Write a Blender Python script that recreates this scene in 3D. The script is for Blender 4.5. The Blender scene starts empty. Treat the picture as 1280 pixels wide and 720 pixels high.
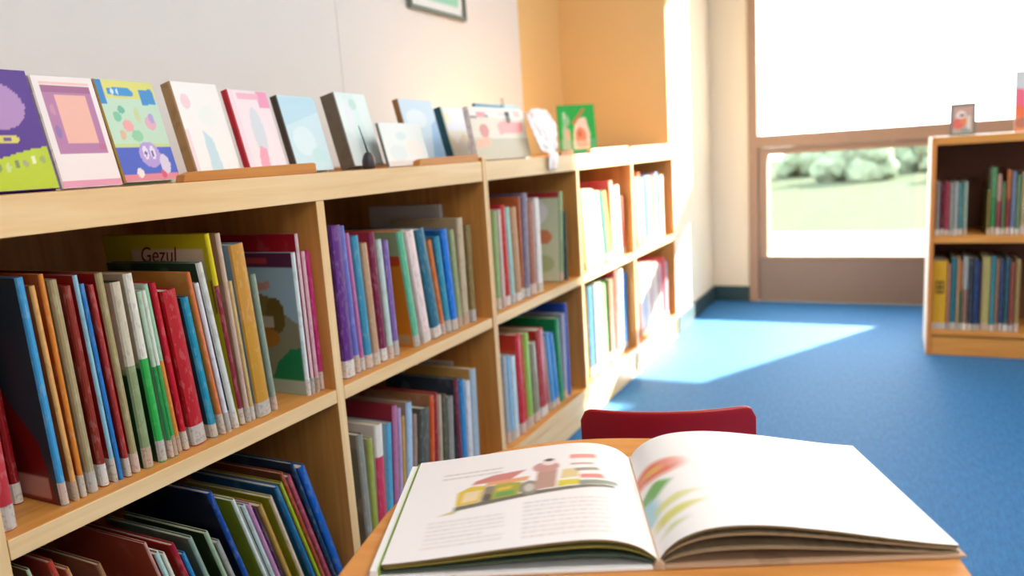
import bpy, bmesh, math, random
from mathutils import Vector, Matrix, Euler
rnd = random.Random(11)
PI = math.pi
sc = bpy.context.scene
COL = sc.collection

# ---------------------------------------------------------------- colours and materials
def lin(c):
    if isinstance(c, str):
        c = [int(c[i:i+2], 16)/255 for i in (1, 3, 5)]
    return tuple((x/12.92 if x <= .04045 else ((x+.055)/1.055)**2.4) for x in c[:3])

def nodes_of(m):
    m.use_nodes = True
    nt = m.node_tree
    return nt, nt.nodes, nt.links, nt.nodes['Principled BSDF']

_cache = {}
def paint(col, rough=.55, spec=.4, bump=0, scale=40, vary=.06, coat=0):
    key = ('p', col, rough, spec, bump, scale, vary, coat)
    if key in _cache: return _cache[key]
    m = bpy.data.materials.new('paint'); nt, N, L, b = nodes_of(m)
    c = lin(col)
    tc = N.new('ShaderNodeTexCoord'); nz = N.new('ShaderNodeTexNoise'); nz.inputs['Scale'].default_value = scale
    nz.inputs['Detail'].default_value = 3
    L.new(tc.outputs['Object'], nz.inputs['Vector'])
    mx = N.new('ShaderNodeMix'); mx.data_type = 'RGBA'
    mx.inputs[6].default_value = tuple(x*(1-vary) for x in c)+(1,)
    mx.inputs[7].default_value = tuple(min(1, x*(1+vary)) for x in c)+(1,)
    L.new(nz.outputs['Fac'], mx.inputs[0]); L.new(mx.outputs[2], b.inputs['Base Color'])
    b.inputs['Roughness'].default_value = rough; b.inputs['Specular IOR Level'].default_value = spec
    b.inputs['Coat Weight'].default_value = coat
    if bump:
        bp = N.new('ShaderNodeBump'); bp.inputs['Strength'].default_value = bump; bp.inputs['Distance'].default_value = .002
        L.new(nz.outputs['Fac'], bp.inputs['Height']); L.new(bp.outputs['Normal'], b.inputs['Normal'])
    _cache[key] = m; return m

def wood(c1, c2, axis='Y', rough=.45, scale=1.0):
    key = ('w', c1, c2, axis, rough, scale)
    if key in _cache: return _cache[key]
    m = bpy.data.materials.new('wood'); nt, N, L, b = nodes_of(m)
    tc = N.new('ShaderNodeTexCoord'); mp = N.new('ShaderNodeMapping')
    s = [38, 38, 38]; s['XYZ'.index(axis)] = 2.2
    mp.inputs['Scale'].default_value = [x*scale for x in s]
    nz = N.new('ShaderNodeTexNoise'); nz.inputs['Scale'].default_value = 1.4; nz.inputs['Detail'].default_value = 5
    nz.inputs['Distortion'].default_value = .6
    cr = N.new('ShaderNodeValToRGB')
    cr.color_ramp.elements[0].position = .32; cr.color_ramp.elements[1].position = .72
    cr.color_ramp.elements[0].color = lin(c2)+(1,); cr.color_ramp.elements[1].color = lin(c1)+(1,)
    L.new(tc.outputs['Object'], mp.inputs['Vector']); L.new(mp.outputs[0], nz.inputs['Vector'])
    L.new(nz.outputs['Fac'], cr.inputs[0]); L.new(cr.outputs[0], b.inputs['Base Color'])
    b.inputs['Roughness'].default_value = rough
    _cache[key] = m; return m

def printed_cloth(c1, c2, sc_=14, amt=.5, rough=.4, stretch=(1, 1, 1)):
    """book board or spine: base colour with irregular printed shapes of a second colour"""
    key = ('b', c1, c2, sc_, amt, rough, stretch)
    if key in _cache: return _cache[key]
    m = bpy.data.materials.new('book_cover'); nt, N, L, b = nodes_of(m)
    tc = N.new('ShaderNodeTexCoord'); mp = N.new('ShaderNodeMapping'); mp.inputs['Scale'].default_value = stretch
    nz = N.new('ShaderNodeTexNoise'); nz.inputs['Scale'].default_value = sc_; nz.inputs['Detail'].default_value = 2.5
    oi = N.new('ShaderNodeObjectInfo'); ad = N.new('ShaderNodeVectorMath'); ad.operation = 'ADD'
    L.new(tc.outputs['Object'], mp.inputs['Vector']); L.new(mp.outputs[0], ad.inputs[0])
    mu = N.new('ShaderNodeMath'); mu.operation = 'MULTIPLY'; mu.inputs[1].default_value = 37
    L.new(oi.outputs['Random'], mu.inputs[0]); L.new(mu.outputs[0], ad.inputs[1])
    L.new(ad.outputs[0], nz.inputs['Vector'])
    cr = N.new('ShaderNodeValToRGB'); cr.color_ramp.elements[0].position = .56; cr.color_ramp.elements[1].position = .60
    cr.color_ramp.elements[0].color = (0, 0, 0, 1); cr.color_ramp.elements[1].color = (amt, amt, amt, 1)
    L.new(nz.outputs['Fac'], cr.inputs[0])
    mx = N.new('ShaderNodeMix'); mx.data_type = 'RGBA'
    mx.inputs[6].default_value = lin(c1)+(1,); mx.inputs[7].default_value = lin(c2)+(1,)
    L.new(cr.outputs[0], mx.inputs[0]); L.new(mx.outputs[2], b.inputs['Base Color'])
    b.inputs['Roughness'].default_value = rough
    b.inputs['Specular IOR Level'].default_value = .45
    _cache[key] = m; return m

def page_stack(c1='#efe8d6', c2='#b9ad90', axis=1, freq=900):
    key = ('pg', c1, c2, axis, freq)
    if key in _cache: return _cache[key]
    m = bpy.data.materials.new('page_edges'); nt, N, L, b = nodes_of(m)
    tc = N.new('ShaderNodeTexCoord'); mp = N.new('ShaderNodeMapping')
    s = [1, 1, 1]; s[axis] = freq; mp.inputs['Scale'].default_value = s
    nz = N.new('ShaderNodeTexNoise'); nz.inputs['Scale'].default_value = 1; nz.inputs['Detail'].default_value = 1
    mx = N.new('ShaderNodeMix'); mx.data_type = 'RGBA'
    mx.inputs[6].default_value = lin(c2)+(1,); mx.inputs[7].default_value = lin(c1)+(1,)
    L.new(tc.outputs['Object'], mp.inputs['Vector']); L.new(mp.outputs[0], nz.inputs['Vector'])
    L.new(nz.outputs['Fac'], mx.inputs[0]); L.new(mx.outputs[2], b.inputs['Base Color'])
    b.inputs['Roughness'].default_value = .8
    _cache[key] = m; return m

def print_mat(rough=.35):
    key = ('pr', rough)
    if key in _cache: return _cache[key]
    m = bpy.data.materials.new('printed_paper'); nt, N, L, b = nodes_of(m)
    a = N.new('ShaderNodeAttribute'); a.attribute_name = 'ink'
    L.new(a.outputs['Color'], b.inputs['Base Color']); b.inputs['Roughness'].default_value = rough
    _cache[key] = m; return m

def carpet_mat():
    m = bpy.data.materials.new('blue_carpet'); nt, N, L, b = nodes_of(m)
    tc = N.new('ShaderNodeTexCoord')
    n1 = N.new('ShaderNodeTexNoise'); n1.inputs['Scale'].default_value = 260; n1.inputs['Detail'].default_value = 2
    n2 = N.new('ShaderNodeTexNoise'); n2.inputs['Scale'].default_value = 34; n2.inputs['Detail'].default_value = 4
    mp = N.new('ShaderNodeMapping'); mp.inputs['Scale'].default_value = (3.2, .8, 1)
    L.new(tc.outputs['Object'], n1.inputs['Vector']); L.new(tc.outputs['Object'], mp.inputs['Vector']); L.new(mp.outputs[0], n2.inputs['Vector'])
    ad = N.new('ShaderNodeMath'); ad.operation = 'ADD'
    hf = N.new('ShaderNodeMath'); hf.operation = 'MULTIPLY'; hf.inputs[1].default_value = .5
    L.new(n1.outputs['Fac'], ad.inputs[0]); L.new(n2.outputs['Fac'], ad.inputs[1]); L.new(ad.outputs[0], hf.inputs[0])
    cr = N.new('ShaderNodeValToRGB'); cr.color_ramp.elements[0].position = .32; cr.color_ramp.elements[1].position = .7
    cr.color_ramp.elements[0].color = lin(CARPET[0])+(1,); cr.color_ramp.elements[1].color = lin(CARPET[1])+(1,)
    L.new(hf.outputs[0], cr.inputs[0]); L.new(cr.outputs[0], b.inputs['Base Color'])
    bp = N.new('ShaderNodeBump'); bp.inputs['Strength'].default_value = .6; bp.inputs['Distance'].default_value = .003
    L.new(hf.outputs[0], bp.inputs['Height']); L.new(bp.outputs[0], b.inputs['Normal'])
    b.inputs['Roughness'].default_value = .6; b.inputs['Specular IOR Level'].default_value = .28; b.inputs['Sheen Weight'].default_value = .02; b.inputs['Sheen Roughness'].default_value = .5
    return m

def glass_mat():
    m = bpy.data.materials.new('window_glass'); m.use_nodes = True; nt = m.node_tree; N = nt.nodes; L = nt.links
    N.clear(); o = N.new('ShaderNodeOutputMaterial'); t = N.new('ShaderNodeBsdfTransparent'); g = N.new('ShaderNodeBsdfGlossy')
    t.inputs[0].default_value = (.97, .985, .98, 1); g.inputs['Roughness'].default_value = .03
    mx = N.new('ShaderNodeMixShader'); mx.inputs[0].default_value = .05
    L.new(t.outputs[0], mx.inputs[1]); L.new(g.outputs[0], mx.inputs[2]); L.new(mx.outputs[0], o.inputs[0])
    return m

def emit(col, s):
    m = bpy.data.materials.new('lamp_diffuser'); nt, N, L, b = nodes_of(m)
    b.inputs['Base Color'].default_value = (1, 1, 1, 1)
    b.inputs['Emission Color'].default_value = lin(col)+(1,); b.inputs['Emission Strength'].default_value = s
    return m

# ---------------------------------------------------------------- object helpers
def link(name, me, mats, parent=None, loc=None, rot=None):
    o = bpy.data.objects.new(name, me); COL.objects.link(o)
    for m in (mats if isinstance(mats, (list, tuple)) else [mats]):
        me.materials.append(m)
    if parent: o.parent = parent
    if loc: o.location = loc
    if rot: o.rotation_euler = rot
    return o

def from_bm(name, bm, mats, parent=None, loc=None, rot=None, smooth=False, bevel=0, segs=2):
    me = bpy.data.meshes.new(name)
    bmesh.ops.recalc_face_normals(bm, faces=bm.faces)
    bm.to_mesh(me); bm.free()
    if smooth:
        for p in me.polygons: p.use_smooth = True
    o = link(name, me, mats, parent, loc, rot)
    if bevel:
        md = o.modifiers.new('b', 'BEVEL'); md.width = bevel; md.segments = segs; md.limit_method = 'ANGLE'
    return o

def add_box(bm, x0, x1, y0, y1, z0, z1, mi=0):
    v = [bm.verts.new(p) for p in ((x0,y0,z0),(x1,y0,z0),(x1,y1,z0),(x0,y1,z0),(x0,y0,z1),(x1,y0,z1),(x1,y1,z1),(x0,y1,z1))]
    fs = []
    for f in ((0,3,2,1),(4,5,6,7),(0,1,5,4),(1,2,6,5),(2,3,7,6),(3,0,4,7)):
        fc = bm.faces.new([v[i] for i in f]); fc.material_index = mi; fs.append(fc)
    return fs   # bottom, top, -y, +x, +y, -x

def box(name, x0, x1, y0, y1, z0, z1, mats, parent=None, bevel=0, face_mi=None):
    bm = bmesh.new(); fs = add_box(bm, x0, x1, y0, y1, z0, z1)
    if face_mi:
        for i, mi in face_mi.items(): fs[i].material_index = mi
    return from_bm(name, bm, mats, parent, bevel=bevel)

def add_prism(bm, pts, z0, z1, mi=0, axis='Z'):
    def P(p, z):
        return {'Z': (p[0], p[1], z), 'Y': (p[0], z, p[1]), 'X': (z, p[0], p[1])}[axis]
    a = [bm.verts.new(P(p, z0)) for p in pts]; b = [bm.verts.new(P(p, z1)) for p in pts]
    n = len(pts); out = []
    for i in range(n):
        f = bm.faces.new((a[i], a[(i+1) % n], b[(i+1) % n], b[i])); f.material_index = mi; out.append(f)
    c1 = bm.faces.new(a[::-1]); c2 = bm.faces.new(b); c1.material_index = c2.material_index = mi
    return out, c1, c2

def add_tube(bm, pts, r, seg=10, cap=True):
    rings = []
    pts = [Vector(p) for p in pts]
    for i, p in enumerate(pts):
        t = (pts[min(i+1, len(pts)-1)]-pts[max(i-1, 0)]).normalized()
        up = Vector((0, 0, 1)) if abs(t.z) < .9 else Vector((1, 0, 0))
        u = t.cross(up).normalized(); v = t.cross(u)
        rr = r[i] if isinstance(r, (list, tuple)) else r
        rings.append([bm.verts.new(p+(u*math.cos(2*PI*k/seg)+v*math.sin(2*PI*k/seg))*rr) for k in range(seg)])
    for a, b in zip(rings, rings[1:]):
        for k in range(seg): bm.faces.new((a[k], a[(k+1) % seg], b[(k+1) % seg], b[k]))
    if cap: bm.faces.new(rings[0][::-1]); bm.faces.new(rings[-1])

def empty(name, loc=(0, 0, 0), rot=(0, 0, 0), parent=None):
    o = bpy.data.objects.new(name, None); COL.objects.link(o); o.location = loc; o.rotation_euler = rot
    o.empty_display_size = .05
    if parent: o.parent = parent
    return o

LABELS = set()
def tag(o, label, cat, group=None, kind=None):
    o['label'] = label; o['category'] = cat
    assert 4 <= len(label.split()) <= 16, label
    assert label not in LABELS, label
    LABELS.add(label)
    if group: o['group'] = group
    if kind: o['kind'] = kind
    return o
def structure(o): o['kind'] = 'structure'; return o

# ---------------------------------------------------------------- printed surfaces (ink stored per vertex)
def inside(poly, x, y):
    c = False; n = len(poly); j = n-1
    for i in range(n):
        xi, yi = poly[i]; xj, yj = poly[j]
        if (yi > y) != (yj > y) and x < (xj-xi)*(y-yi)/(yj-yi)+xi: c = not c
        j = i
    return c
def ink(shapes, base):
    """shapes: later ones lie on top; coordinates 0..1"""
    sh = []
    for s in shapes:
        k = s[0]; c = lin(s[-1])
        if k == 'rect': sh.append((k, s[1:5], c))
        elif k == 'ell': sh.append((k, s[1:5], c))
        elif k == 'poly': sh.append((k, s[1], c))
        elif k == 'text':   # grey lines broken like words:  x0,x1,y0,y1,n
            r = random.Random(int(s[1]*997+s[3]*313)); x0, x1, y0, y1, n = s[1:6]
            for i in range(n):
                y = y1-(y1-y0)*(i+.5)/n; h = (y1-y0)/n*.22; x = x0
                end = x1-(x1-x0)*(r.random()*.35 if i % 5 == 4 else r.random()*.04)
                while x < end:
                    w = (x1-x0)*r.uniform(.03, .11); sh.append(('rect', (x, y-h, min(x+w, end), y+h), c)); x += w+(x1-x0)*.016
    b = lin(base)
    def f(u, v):
        col = b
        for k, a, c in sh:
            if k == 'rect':
                if a[0] <= u <= a[2] and a[1] <= v <= a[3]: col = c
            elif k == 'ell':
                if ((u-a[0])/a[2])**2+((v-a[1])/a[3])**2 <= 1: col = c
            elif inside(a, u, v): col = c
        return col
    return f

def print_grid(name, fn, pos, nx, ny, parent, rough=.4, thick=None):
    """grid surface; pos(u,v) -> point ; fn(u,v)-> ink"""
    me = bpy.data.meshes.new(name); V = []; F = []; Cc = []
    for j in range(ny+1):
        for i in range(nx+1):
            u, v = i/nx, j/ny; V.append(pos(u, v)); Cc.append(fn(u, v))
    for j in range(ny):
        for i in range(nx):
            a = j*(nx+1)+i; F.append((a, a+1, a+nx+2, a+nx+1))
    me.from_pydata(V, [], F)
    at = me.attributes.new('ink', 'FLOAT_COLOR', 'POINT')
    flat = []
    for c in Cc: flat += [c[0], c[1], c[2], 1]
    at.data.foreach_set('color', flat)
    for p in me.polygons: p.use_smooth = True
    o = link(name, me, print_mat(rough), parent)
    if thick:
        md = o.modifiers.new('s', 'SOLIDIFY'); md.thickness = thick; md.offset = -1
    return o

# ---------------------------------------------------------------- dimensions (metres)
BY = [.437, 1.049, 1.665, 2.290, 2.853, 3.471]     # dividers of the long low bookcases, along the left wall
XB = -.53                                          # back of the bookcases
ZT0, ZT1 = .851, .900                              # thick top
ZA0, ZA1 = .475, .501                              # middle shelf
ZB0, ZB1 = .088, .117                              # bottom shelf
YW = 4.40                                          # window wall
CARPET = ('#1c578a', '#307db8')

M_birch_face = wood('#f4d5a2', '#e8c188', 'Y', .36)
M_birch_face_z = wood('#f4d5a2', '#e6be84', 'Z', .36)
M_birch = wood('#dc9c50', '#c8843a', 'Y', .42)
M_birch_z = wood('#d8984e', '#c2803a', 'Z', .45)
M_birch_x = wood('#dba264', '#c68a4c', 'X', .45)
M_stop = wood('#d08a3a', '#bd752a', 'Y', .45)
M_oak = wood('#e0a04c', '#cc8638', 'X', .45)
M_oak_z = wood('#d89048', '#c47a34', 'Z', .45)
M_table = wood('#dd9a54', '#cf863e', 'X', .22, .8)
M_tableedge = paint('#c9915a', .5)
M_label = [printed_cloth(a, b, 200, .35, .6) for a, b in (('#cfc4b4', '#6a6058'), ('#d8d4cc', '#80766c'), ('#c0a890', '#70583c'), ('#bcb8b0', '#605850'), ('#d0b8a8', '#7c5c50'))]
M_metal = paint('#8a8d90', .3, .6); 
LAMP, SUN, SKY, FSTOP, EXPO = 18, 31, 5.3, 3.0, .68
SHELF_BOOKS = [
(('A',0),[
 ('colourful worn','#b8323a','#8a6a5a',0.4569,0.0177,0.2923,0.0000,0.0234,{'st': 1}),
 ('thick dark red','#8e0f14','#8a0a10',0.5102,0.0127,0.2189,0.0143,0.0926,{}),
 ('tall sky blue and charcoal','#3f9bd0','#3c4650',0.5314,0.0094,0.2993,0.0256,0.0244,{'face': 'greyred'}),
 ('thin cream and orange','#e0a860','#b35a2a',0.5467,0.0065,0.2870,0.0328,0.0229,{}),
 ('narrow bright orange','#d9832c','#b04a16',0.5568,0.0062,0.2993,0.0235,0.0224,{}),
 ('khaki','#a89a70','#8f8660',0.5702,0.0112,0.2894,0.0272,0.0244,{}),
 ('orange-edged dark red','#8c2c1c','#7d160f',0.5890,0.0103,0.2781,0.0267,0.0275,{'st': 1}),
 ('thin pale blue','#8fc4d2','#9a1c14',0.6056,0.0060,0.2903,0.0354,0.0268,{}),
 ('narrow cobalt blue','#2b7cc4','#1a2430',0.6137,0.0058,0.2776,0.0395,0.0266,{'lab': 0}),
 ('thin cherry red','#a8322c','#902020',0.6234,0.0065,0.2744,0.0400,0.0233,{}),
 ('olive and cream','#a89c6c','#a01818',0.6364,0.0098,0.2878,0.0365,0.0252,{'h': 0.0}),
 ('white-topped dark green','#cfc7ad','#12391a',0.6530,0.0138,0.2720,0.0297,0.0237,{'half': '#8a9a6c', 'face': 'halfgreen'}),
 ('broad white-topped bright green','#e6e2d2','#c8b496',0.6766,0.0124,0.2804,0.0407,0.0230,{'half': '#2fae49', 'face': 'halfgreen'}),
 ('very thin pale green','#b9d0b4','#8fae90',0.6935,0.0063,0.2526,0.0518,0.0226,{'half': '#2b8a45'}),
 ('very thin white and green','#dce2d4','#cfd6c8',0.7010,0.0063,0.2531,0.0530,0.0233,{'half': '#37a24e'}),
 ('very thin mint','#9bc9a8','#cfd6c8',0.7113,0.0072,0.2606,0.0628,0.0276,{'half': '#d98a3c'}),
 ('slim scarlet','#c4162a','#b31220',0.7228,0.0081,0.2604,0.0628,0.0270,{}),
 ('thick crimson','#b4161f','#a81018',0.7394,0.0248,0.2450,0.0727,0.0268,{}),
 ('bright turquoise spined','#2196b8','#33424c',0.7751,0.0119,0.2294,0.0874,0.0268,{}),
 ('tall thin orange','#d5763a','#c98a3c',0.7914,0.0072,0.2665,0.0979,0.0232,{}),
 ('thin white','#dfe0e6','#b0a0b8',0.8034,0.0074,0.2476,0.0999,0.0239,{}),
 ('white-spined dark green','#d8dcd2','#26402c',0.8189,0.0105,0.2777,0.1073,0.0258,{}),
 ('tall bright yellow','#8e2438','#b8a818',0.8343,0.0078,0.3192,0.0697,0.0264,{'face': 'yellow', 'top': '#e2cf1c'}),
 ('tall pale beige','#cfb5a0','#a8806c',0.8480,0.0080,0.3168,0.0460,0.0271,{}),
 ('slim sand coloured','#d6b878','#b8a0a0',0.8589,0.0063,0.2382,0.0522,0.0273,{}),
 ('thick gold spined','#c89038','#7fa0b0',0.8698,0.0280,0.2953,0.0544,0.0225,{'half': '#c4902c'}),
 ('narrow grey-green','#8fa08c','#7f9484',0.9071,0.0093,0.2414,0.0552,0.0256,{}),
 ('illustrated picture cover','#e2efee','#8fa2a4',0.9923,0.0084,0.2636,0.0000,0.0260,{'face': 'picture'}),
 ('tall white and pink','#e7c9cc','#a01020',1.0042,0.0061,0.2954,0.0000,0.0250,{'cov': '#9c1020'}),
 ('thin pale pink','#e6b8c2','#c05070',1.0142,0.0070,0.2626,0.0000,0.0231,{}),
 ('slim magenta','#c42a72','#a01848',1.0264,0.0103,0.2614,0.0000,0.0248,{}),
]),
(('A',1),[
 ('thick deep purple','#5d2a80','#4a2068',1.0971,0.0283,0.2990,-0.0004,0.0225,{}),
 ('periwinkle blue','#7078c8','#6058a0',1.1364,0.0134,0.2955,0.0245,0.0276,{}),
 ('thin lilac pink','#c87cb0','#b860a0',1.1541,0.0085,0.2800,0.0303,0.0272,{}),
 ('teal blue','#3a8fae','#2f7890',1.1674,0.0201,0.2724,0.0303,0.0253,{}),
 ('tan','#c09a78','#a88060',1.1920,0.0183,0.2546,0.0303,0.0238,{}),
 ('maroon','#7a2444','#b03040',1.2209,0.0194,0.2733,0.0226,0.0275,{}),
 ('slim white and mint','#c9dcd4','#8ca890',1.2455,0.0146,0.2556,0.0271,0.0254,{}),
 ('violet','#8064a8','#7a5c90',1.2672,0.0162,0.2509,0.0204,0.0273,{}),
 ('green-spined orange','#5fb890','#d27a1c',1.3427,0.0217,0.2648,0.1145,0.0271,{'face': 'orange'}),
 ('white and pink','#f0dcd8','#e8d8d8',1.3766,0.0291,0.2608,0.1327,0.0251,{}),
 ('dark teal','#2a6c84','#205a6c',1.4199,0.0315,0.2610,0.1551,0.0245,{}),
 ('narrow orange','#e07c38','#b04020',1.4575,0.0134,0.2320,0.1369,0.0256,{}),
 ('sea blue','#2f92b0','#2a7c98',1.4758,0.0199,0.2350,0.0960,0.0246,{}),
 ('vivid blue','#1f78d8','#1c60a8',1.5014,0.0237,0.2482,0.0802,0.0230,{}),
 ('sage green','#9aa878','#8f9a78',1.5306,0.0179,0.2430,0.0428,0.0238,{}),
 ('tall beige','#cbb89a','#b39a76',1.5605,0.0252,0.2672,-0.0123,0.0269,{}),
 ('olive brown','#8c7644','#7c6838',1.5937,0.0208,0.2458,-0.0180,0.0223,{}),
 ('tall pale grey','#c8beb4','#d8cec4',1.6355,0.0172,0.2968,0.0000,0.1223,{'lab': 0}),
]),
(('A',2),[
 ('pale green','#8fb070','#a8b890',1.7399,0.0198,0.2669,-0.0232,0.0258,{}),
 ('slim pinkish white','#d8c4b8','#d0a8a0',1.7677,0.0156,0.2693,-0.0085,0.0237,{}),
 ('bright red','#c4282c','#b82430',1.7906,0.0238,0.2788,0.0065,0.0252,{}),
 ('mint and teal','#a4ccc4','#9cbcb4',1.8218,0.0234,0.2701,0.0222,0.0248,{}),
 ('tan','#b88c64','#b08058',1.8513,0.0337,0.2673,0.0252,0.0241,{}),
 ('tall rust orange','#b8643c','#c06434',1.8947,0.0116,0.2936,-0.0304,0.0280,{}),
 ('slate grey','#7c7488','#7c7090',1.9081,0.0304,0.3011,-0.0532,0.0232,{}),
 ('brown and red','#9a5c48','#904838',1.9480,0.0385,0.2757,-0.0329,0.0245,{}),
 ('slim white','#e8e4de','#d8c8c0',1.9983,0.0298,0.2815,-0.0143,0.0232,{}),
 ('pale green illustrated cover','#88a074','#cfd8b4',2.1708,0.0244,0.2871,-0.0881,0.0258,{'face': 'green'}),
 ('thin dark green','#2c4440','#2c4440',2.2124,0.0126,0.2240,-0.0403,0.0237,{'lab': 0}),
]),
(('A',3),[
 ('cream','#efe6cf','#e4d6bc',2.4036,0.0288,0.2801,0.0843,0.0241,{}),
 ('ivory','#f0ecdc','#e4d6bc',2.4444,0.0220,0.2784,0.1082,0.0265,{}),
 ('pale mint','#bfe0cc','#e4d6bc',2.4736,0.0224,0.2799,0.1231,0.0239,{}),
 ('yellow','#f0d070','#e4d6bc',2.5064,0.0265,0.2763,0.1473,0.0254,{}),
 ('broad white','#f2eee6','#d8d0c0',2.5446,0.0459,0.2633,0.1636,0.0274,{}),
 ('teal green','#5fa898','#3c6058',2.5939,0.0199,0.2565,0.1636,0.0226,{}),
 ('olive','#98a048','#807c40',2.6187,0.0367,0.2630,0.1549,0.0224,{}),
 ('tall red and beige','#d8b890','#c8343c',2.6661,0.0301,0.2954,0.0219,0.0234,{'cov': '#c8343c'}),
 ('pinkish','#e8b8a8','#e0a898',2.7132,0.0396,0.2703,0.0665,0.0266,{}),
 ('white and pink','#f0d4cc','#e8c0b8',2.7575,0.0313,0.2736,0.0700,0.0257,{}),
 ('coral red','#e0604c','#d85848',2.7997,0.0323,0.2289,0.0950,0.0234,{}),
]),
(('A',4),[
 ('white','#efe8e4','#e8d8d0',2.9951,0.0269,0.2903,0.0459,0.0240,{}),
 ('tall orange','#f09060','#e87840',3.0309,0.0211,0.3091,0.0662,0.0231,{'lab': 0}),
 ('pale blue','#a8d0e4','#a8d0e4',3.0656,0.0285,0.2827,0.0334,0.0248,{}),
 ('bright blue','#4f9cd8','#58a0d8',3.1043,0.0331,0.2887,0.0550,0.0223,{}),
 ('pale cyan','#a8dce8','#b8dce4',3.1604,0.0464,0.2862,0.0724,0.0262,{}),
 ('orange red','#e8805c','#e07048',3.2257,0.0410,0.2865,0.0799,0.0274,{}),
 ('slate blue','#5c7ca8','#58789c',3.2782,0.0465,0.2966,0.0371,0.0277,{}),
 ('beige','#d8bca8','#c8a890',3.3524,0.0465,0.2817,0.0066,0.0264,{}),
]),
(('B',0),[
 ('pale green narrow','#b8cfa8','#6a5040',0.5444,0.0044,0.3317,0.2094,0.0278,{}),
 ('brick red','#b8402c','#a83c28',0.5671,0.0072,0.3298,0.2094,0.0221,{}),
 ('orange brown','#c08050','#b8603c',0.5831,0.0056,0.3088,0.2094,0.0237,{}),
 ('brown','#9a7048','#8c5434',0.6276,0.0064,0.2914,0.2269,0.0278,{}),
 ('tall pink-spined dark red','#d8a090','#b04a30',0.7017,0.0044,0.2872,0.2443,0.0267,{}),
 ('white and aqua','#b8dcd4','#9a5028',0.7089,0.0074,0.2635,0.2443,0.0245,{}),
 ('cream and green','#d8dcc8','#a8a890',0.7192,0.0066,0.2555,0.2443,0.0277,{}),
 ('crimson red','#a8182c','#b02018',0.7407,0.0076,0.2633,0.2618,0.0257,{}),
 ('bright blue','#2f8ac8','#204060',0.7513,0.0069,0.2392,0.2618,0.0269,{}),
 ('grey-green','#8fa898','#6a7860',0.7698,0.0071,0.2594,0.2618,0.0238,{}),
 ('dark olive green','#a8c098','#2c3c18',0.7982,0.0074,0.2537,0.2672,0.0231,{}),
 ('grey','#a8a8a0','#807c78',0.8114,0.0087,0.2272,0.2739,0.0247,{}),
 ('large navy','#1c4ca0','#0c1830',0.8341,0.0086,0.3155,0.2793,0.0228,{'lab': 0}),
 ('white and lime','#e0e8d8','#a8b830',0.8686,0.0069,0.2822,0.2793,0.0243,{}),
 ('silver grey','#a0a8a0','#605c50',0.8766,0.0043,0.2674,0.2793,0.0278,{}),
 ('white and teal','#c8d8d4','#606c68',0.8820,0.0073,0.2630,0.2793,0.0240,{}),
 ('orchid pink','#c890b8','#a86c98',0.8904,0.0073,0.2608,0.2793,0.0221,{}),
 ('dark plum','#4c2c48','#503040',0.8989,0.0061,0.2496,0.2793,0.0223,{}),
 ('ochre','#b89040','#8a6828',0.9098,0.0100,0.2471,0.2793,0.0230,{}),
 ('tall cream and lime','#dcc8a8','#b0b028',0.9393,0.0078,0.2487,0.2793,0.0267,{}),
 ('large teal blue','#1c6ca0','#1c5c90',0.9609,0.0091,0.2643,0.2967,0.0242,{}),
 ('yellow and green','#a8b818','#a06028',0.9731,0.0066,0.2668,0.2967,0.0237,{}),
 ('tall rust brown','#a84c24','#6c2c14',0.9817,0.0066,0.2847,0.2967,0.0226,{'lab': 0}),
 ('rose red','#b04c5c','#8c3440',0.9958,0.0109,0.2678,0.2976,0.0279,{'lab': 0}),
 ('dark steel blue','#1c4468','#10304c',1.0081,0.0073,0.2899,0.2834,0.0245,{'lab': 0}),
 ('thick royal blue','#1c64c0','#18407c',1.0206,0.0154,0.2731,0.2834,0.0232,{'lab': 0}),
]),
(('B',1),[
 ('grey','#8c9088','#686c60',1.1097,0.0181,0.2631,-0.0004,0.0224,{}),
 ('lime','#a0ac48','#b0a878',1.1304,0.0139,0.2432,-0.0465,0.0223,{}),
 ('broad white and red','#c83858','#d8ccc0',1.1507,0.0237,0.2608,-0.0719,0.0230,{'top': '#e8e4dc'}),
 ('light blue','#58a8d0','#a0b8c0',1.1851,0.0169,0.2506,-0.1075,0.0261,{}),
 ('maroon and pink','#c47ca8','#8c2434',1.2063,0.0124,0.2838,-0.1075,0.0229,{}),
 ('lavender','#b8a8d0','#b090b0',1.2238,0.0089,0.2724,-0.1015,0.0222,{}),
 ('golden tan','#c09850','#8c6430',1.2398,0.0116,0.2486,-0.0989,0.0249,{}),
 ('pale blue','#a8c8e4','#a08870',1.2548,0.0183,0.2728,-0.1194,0.0235,{}),
 ('brownish grey','#9c8478','#a08c80',1.2856,0.0137,0.2354,-0.1164,0.0280,{}),
 ('thick charcoal','#545850','#685c50',1.3029,0.0330,0.2395,-0.1446,0.0227,{}),
 ('orange-red','#d85c28','#9c6c4c',1.3526,0.0144,0.2585,-0.1138,0.0252,{}),
 ('brick red','#9c3034','#9c3030',1.3759,0.0110,0.2593,-0.0961,0.0266,{}),
 ('cream edged','#c8b8a0','#a89078',1.3920,0.0105,0.2494,-0.0889,0.0245,{}),
 ('dark olive','#585840','#605848',1.4139,0.0140,0.2430,-0.1012,0.0279,{}),
 ('ash grey','#8c8c84','#706c60',1.4348,0.0221,0.2301,-0.0897,0.0249,{}),
 ('tall maroon edged','#703040','#303844',1.4784,0.0165,0.2655,-0.0340,0.0235,{'lab': 0}),
 ('blue','#3088c8','#3078b0',1.5014,0.0186,0.2554,-0.0493,0.0245,{}),
 ('white','#dcdce0','#c8c8c8',1.5246,0.0207,0.2447,-0.0493,0.0222,{}),
 ('pale blue-grey','#a8bcc8','#c89850',1.5551,0.0267,0.2665,-0.0472,0.0245,{}),
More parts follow.
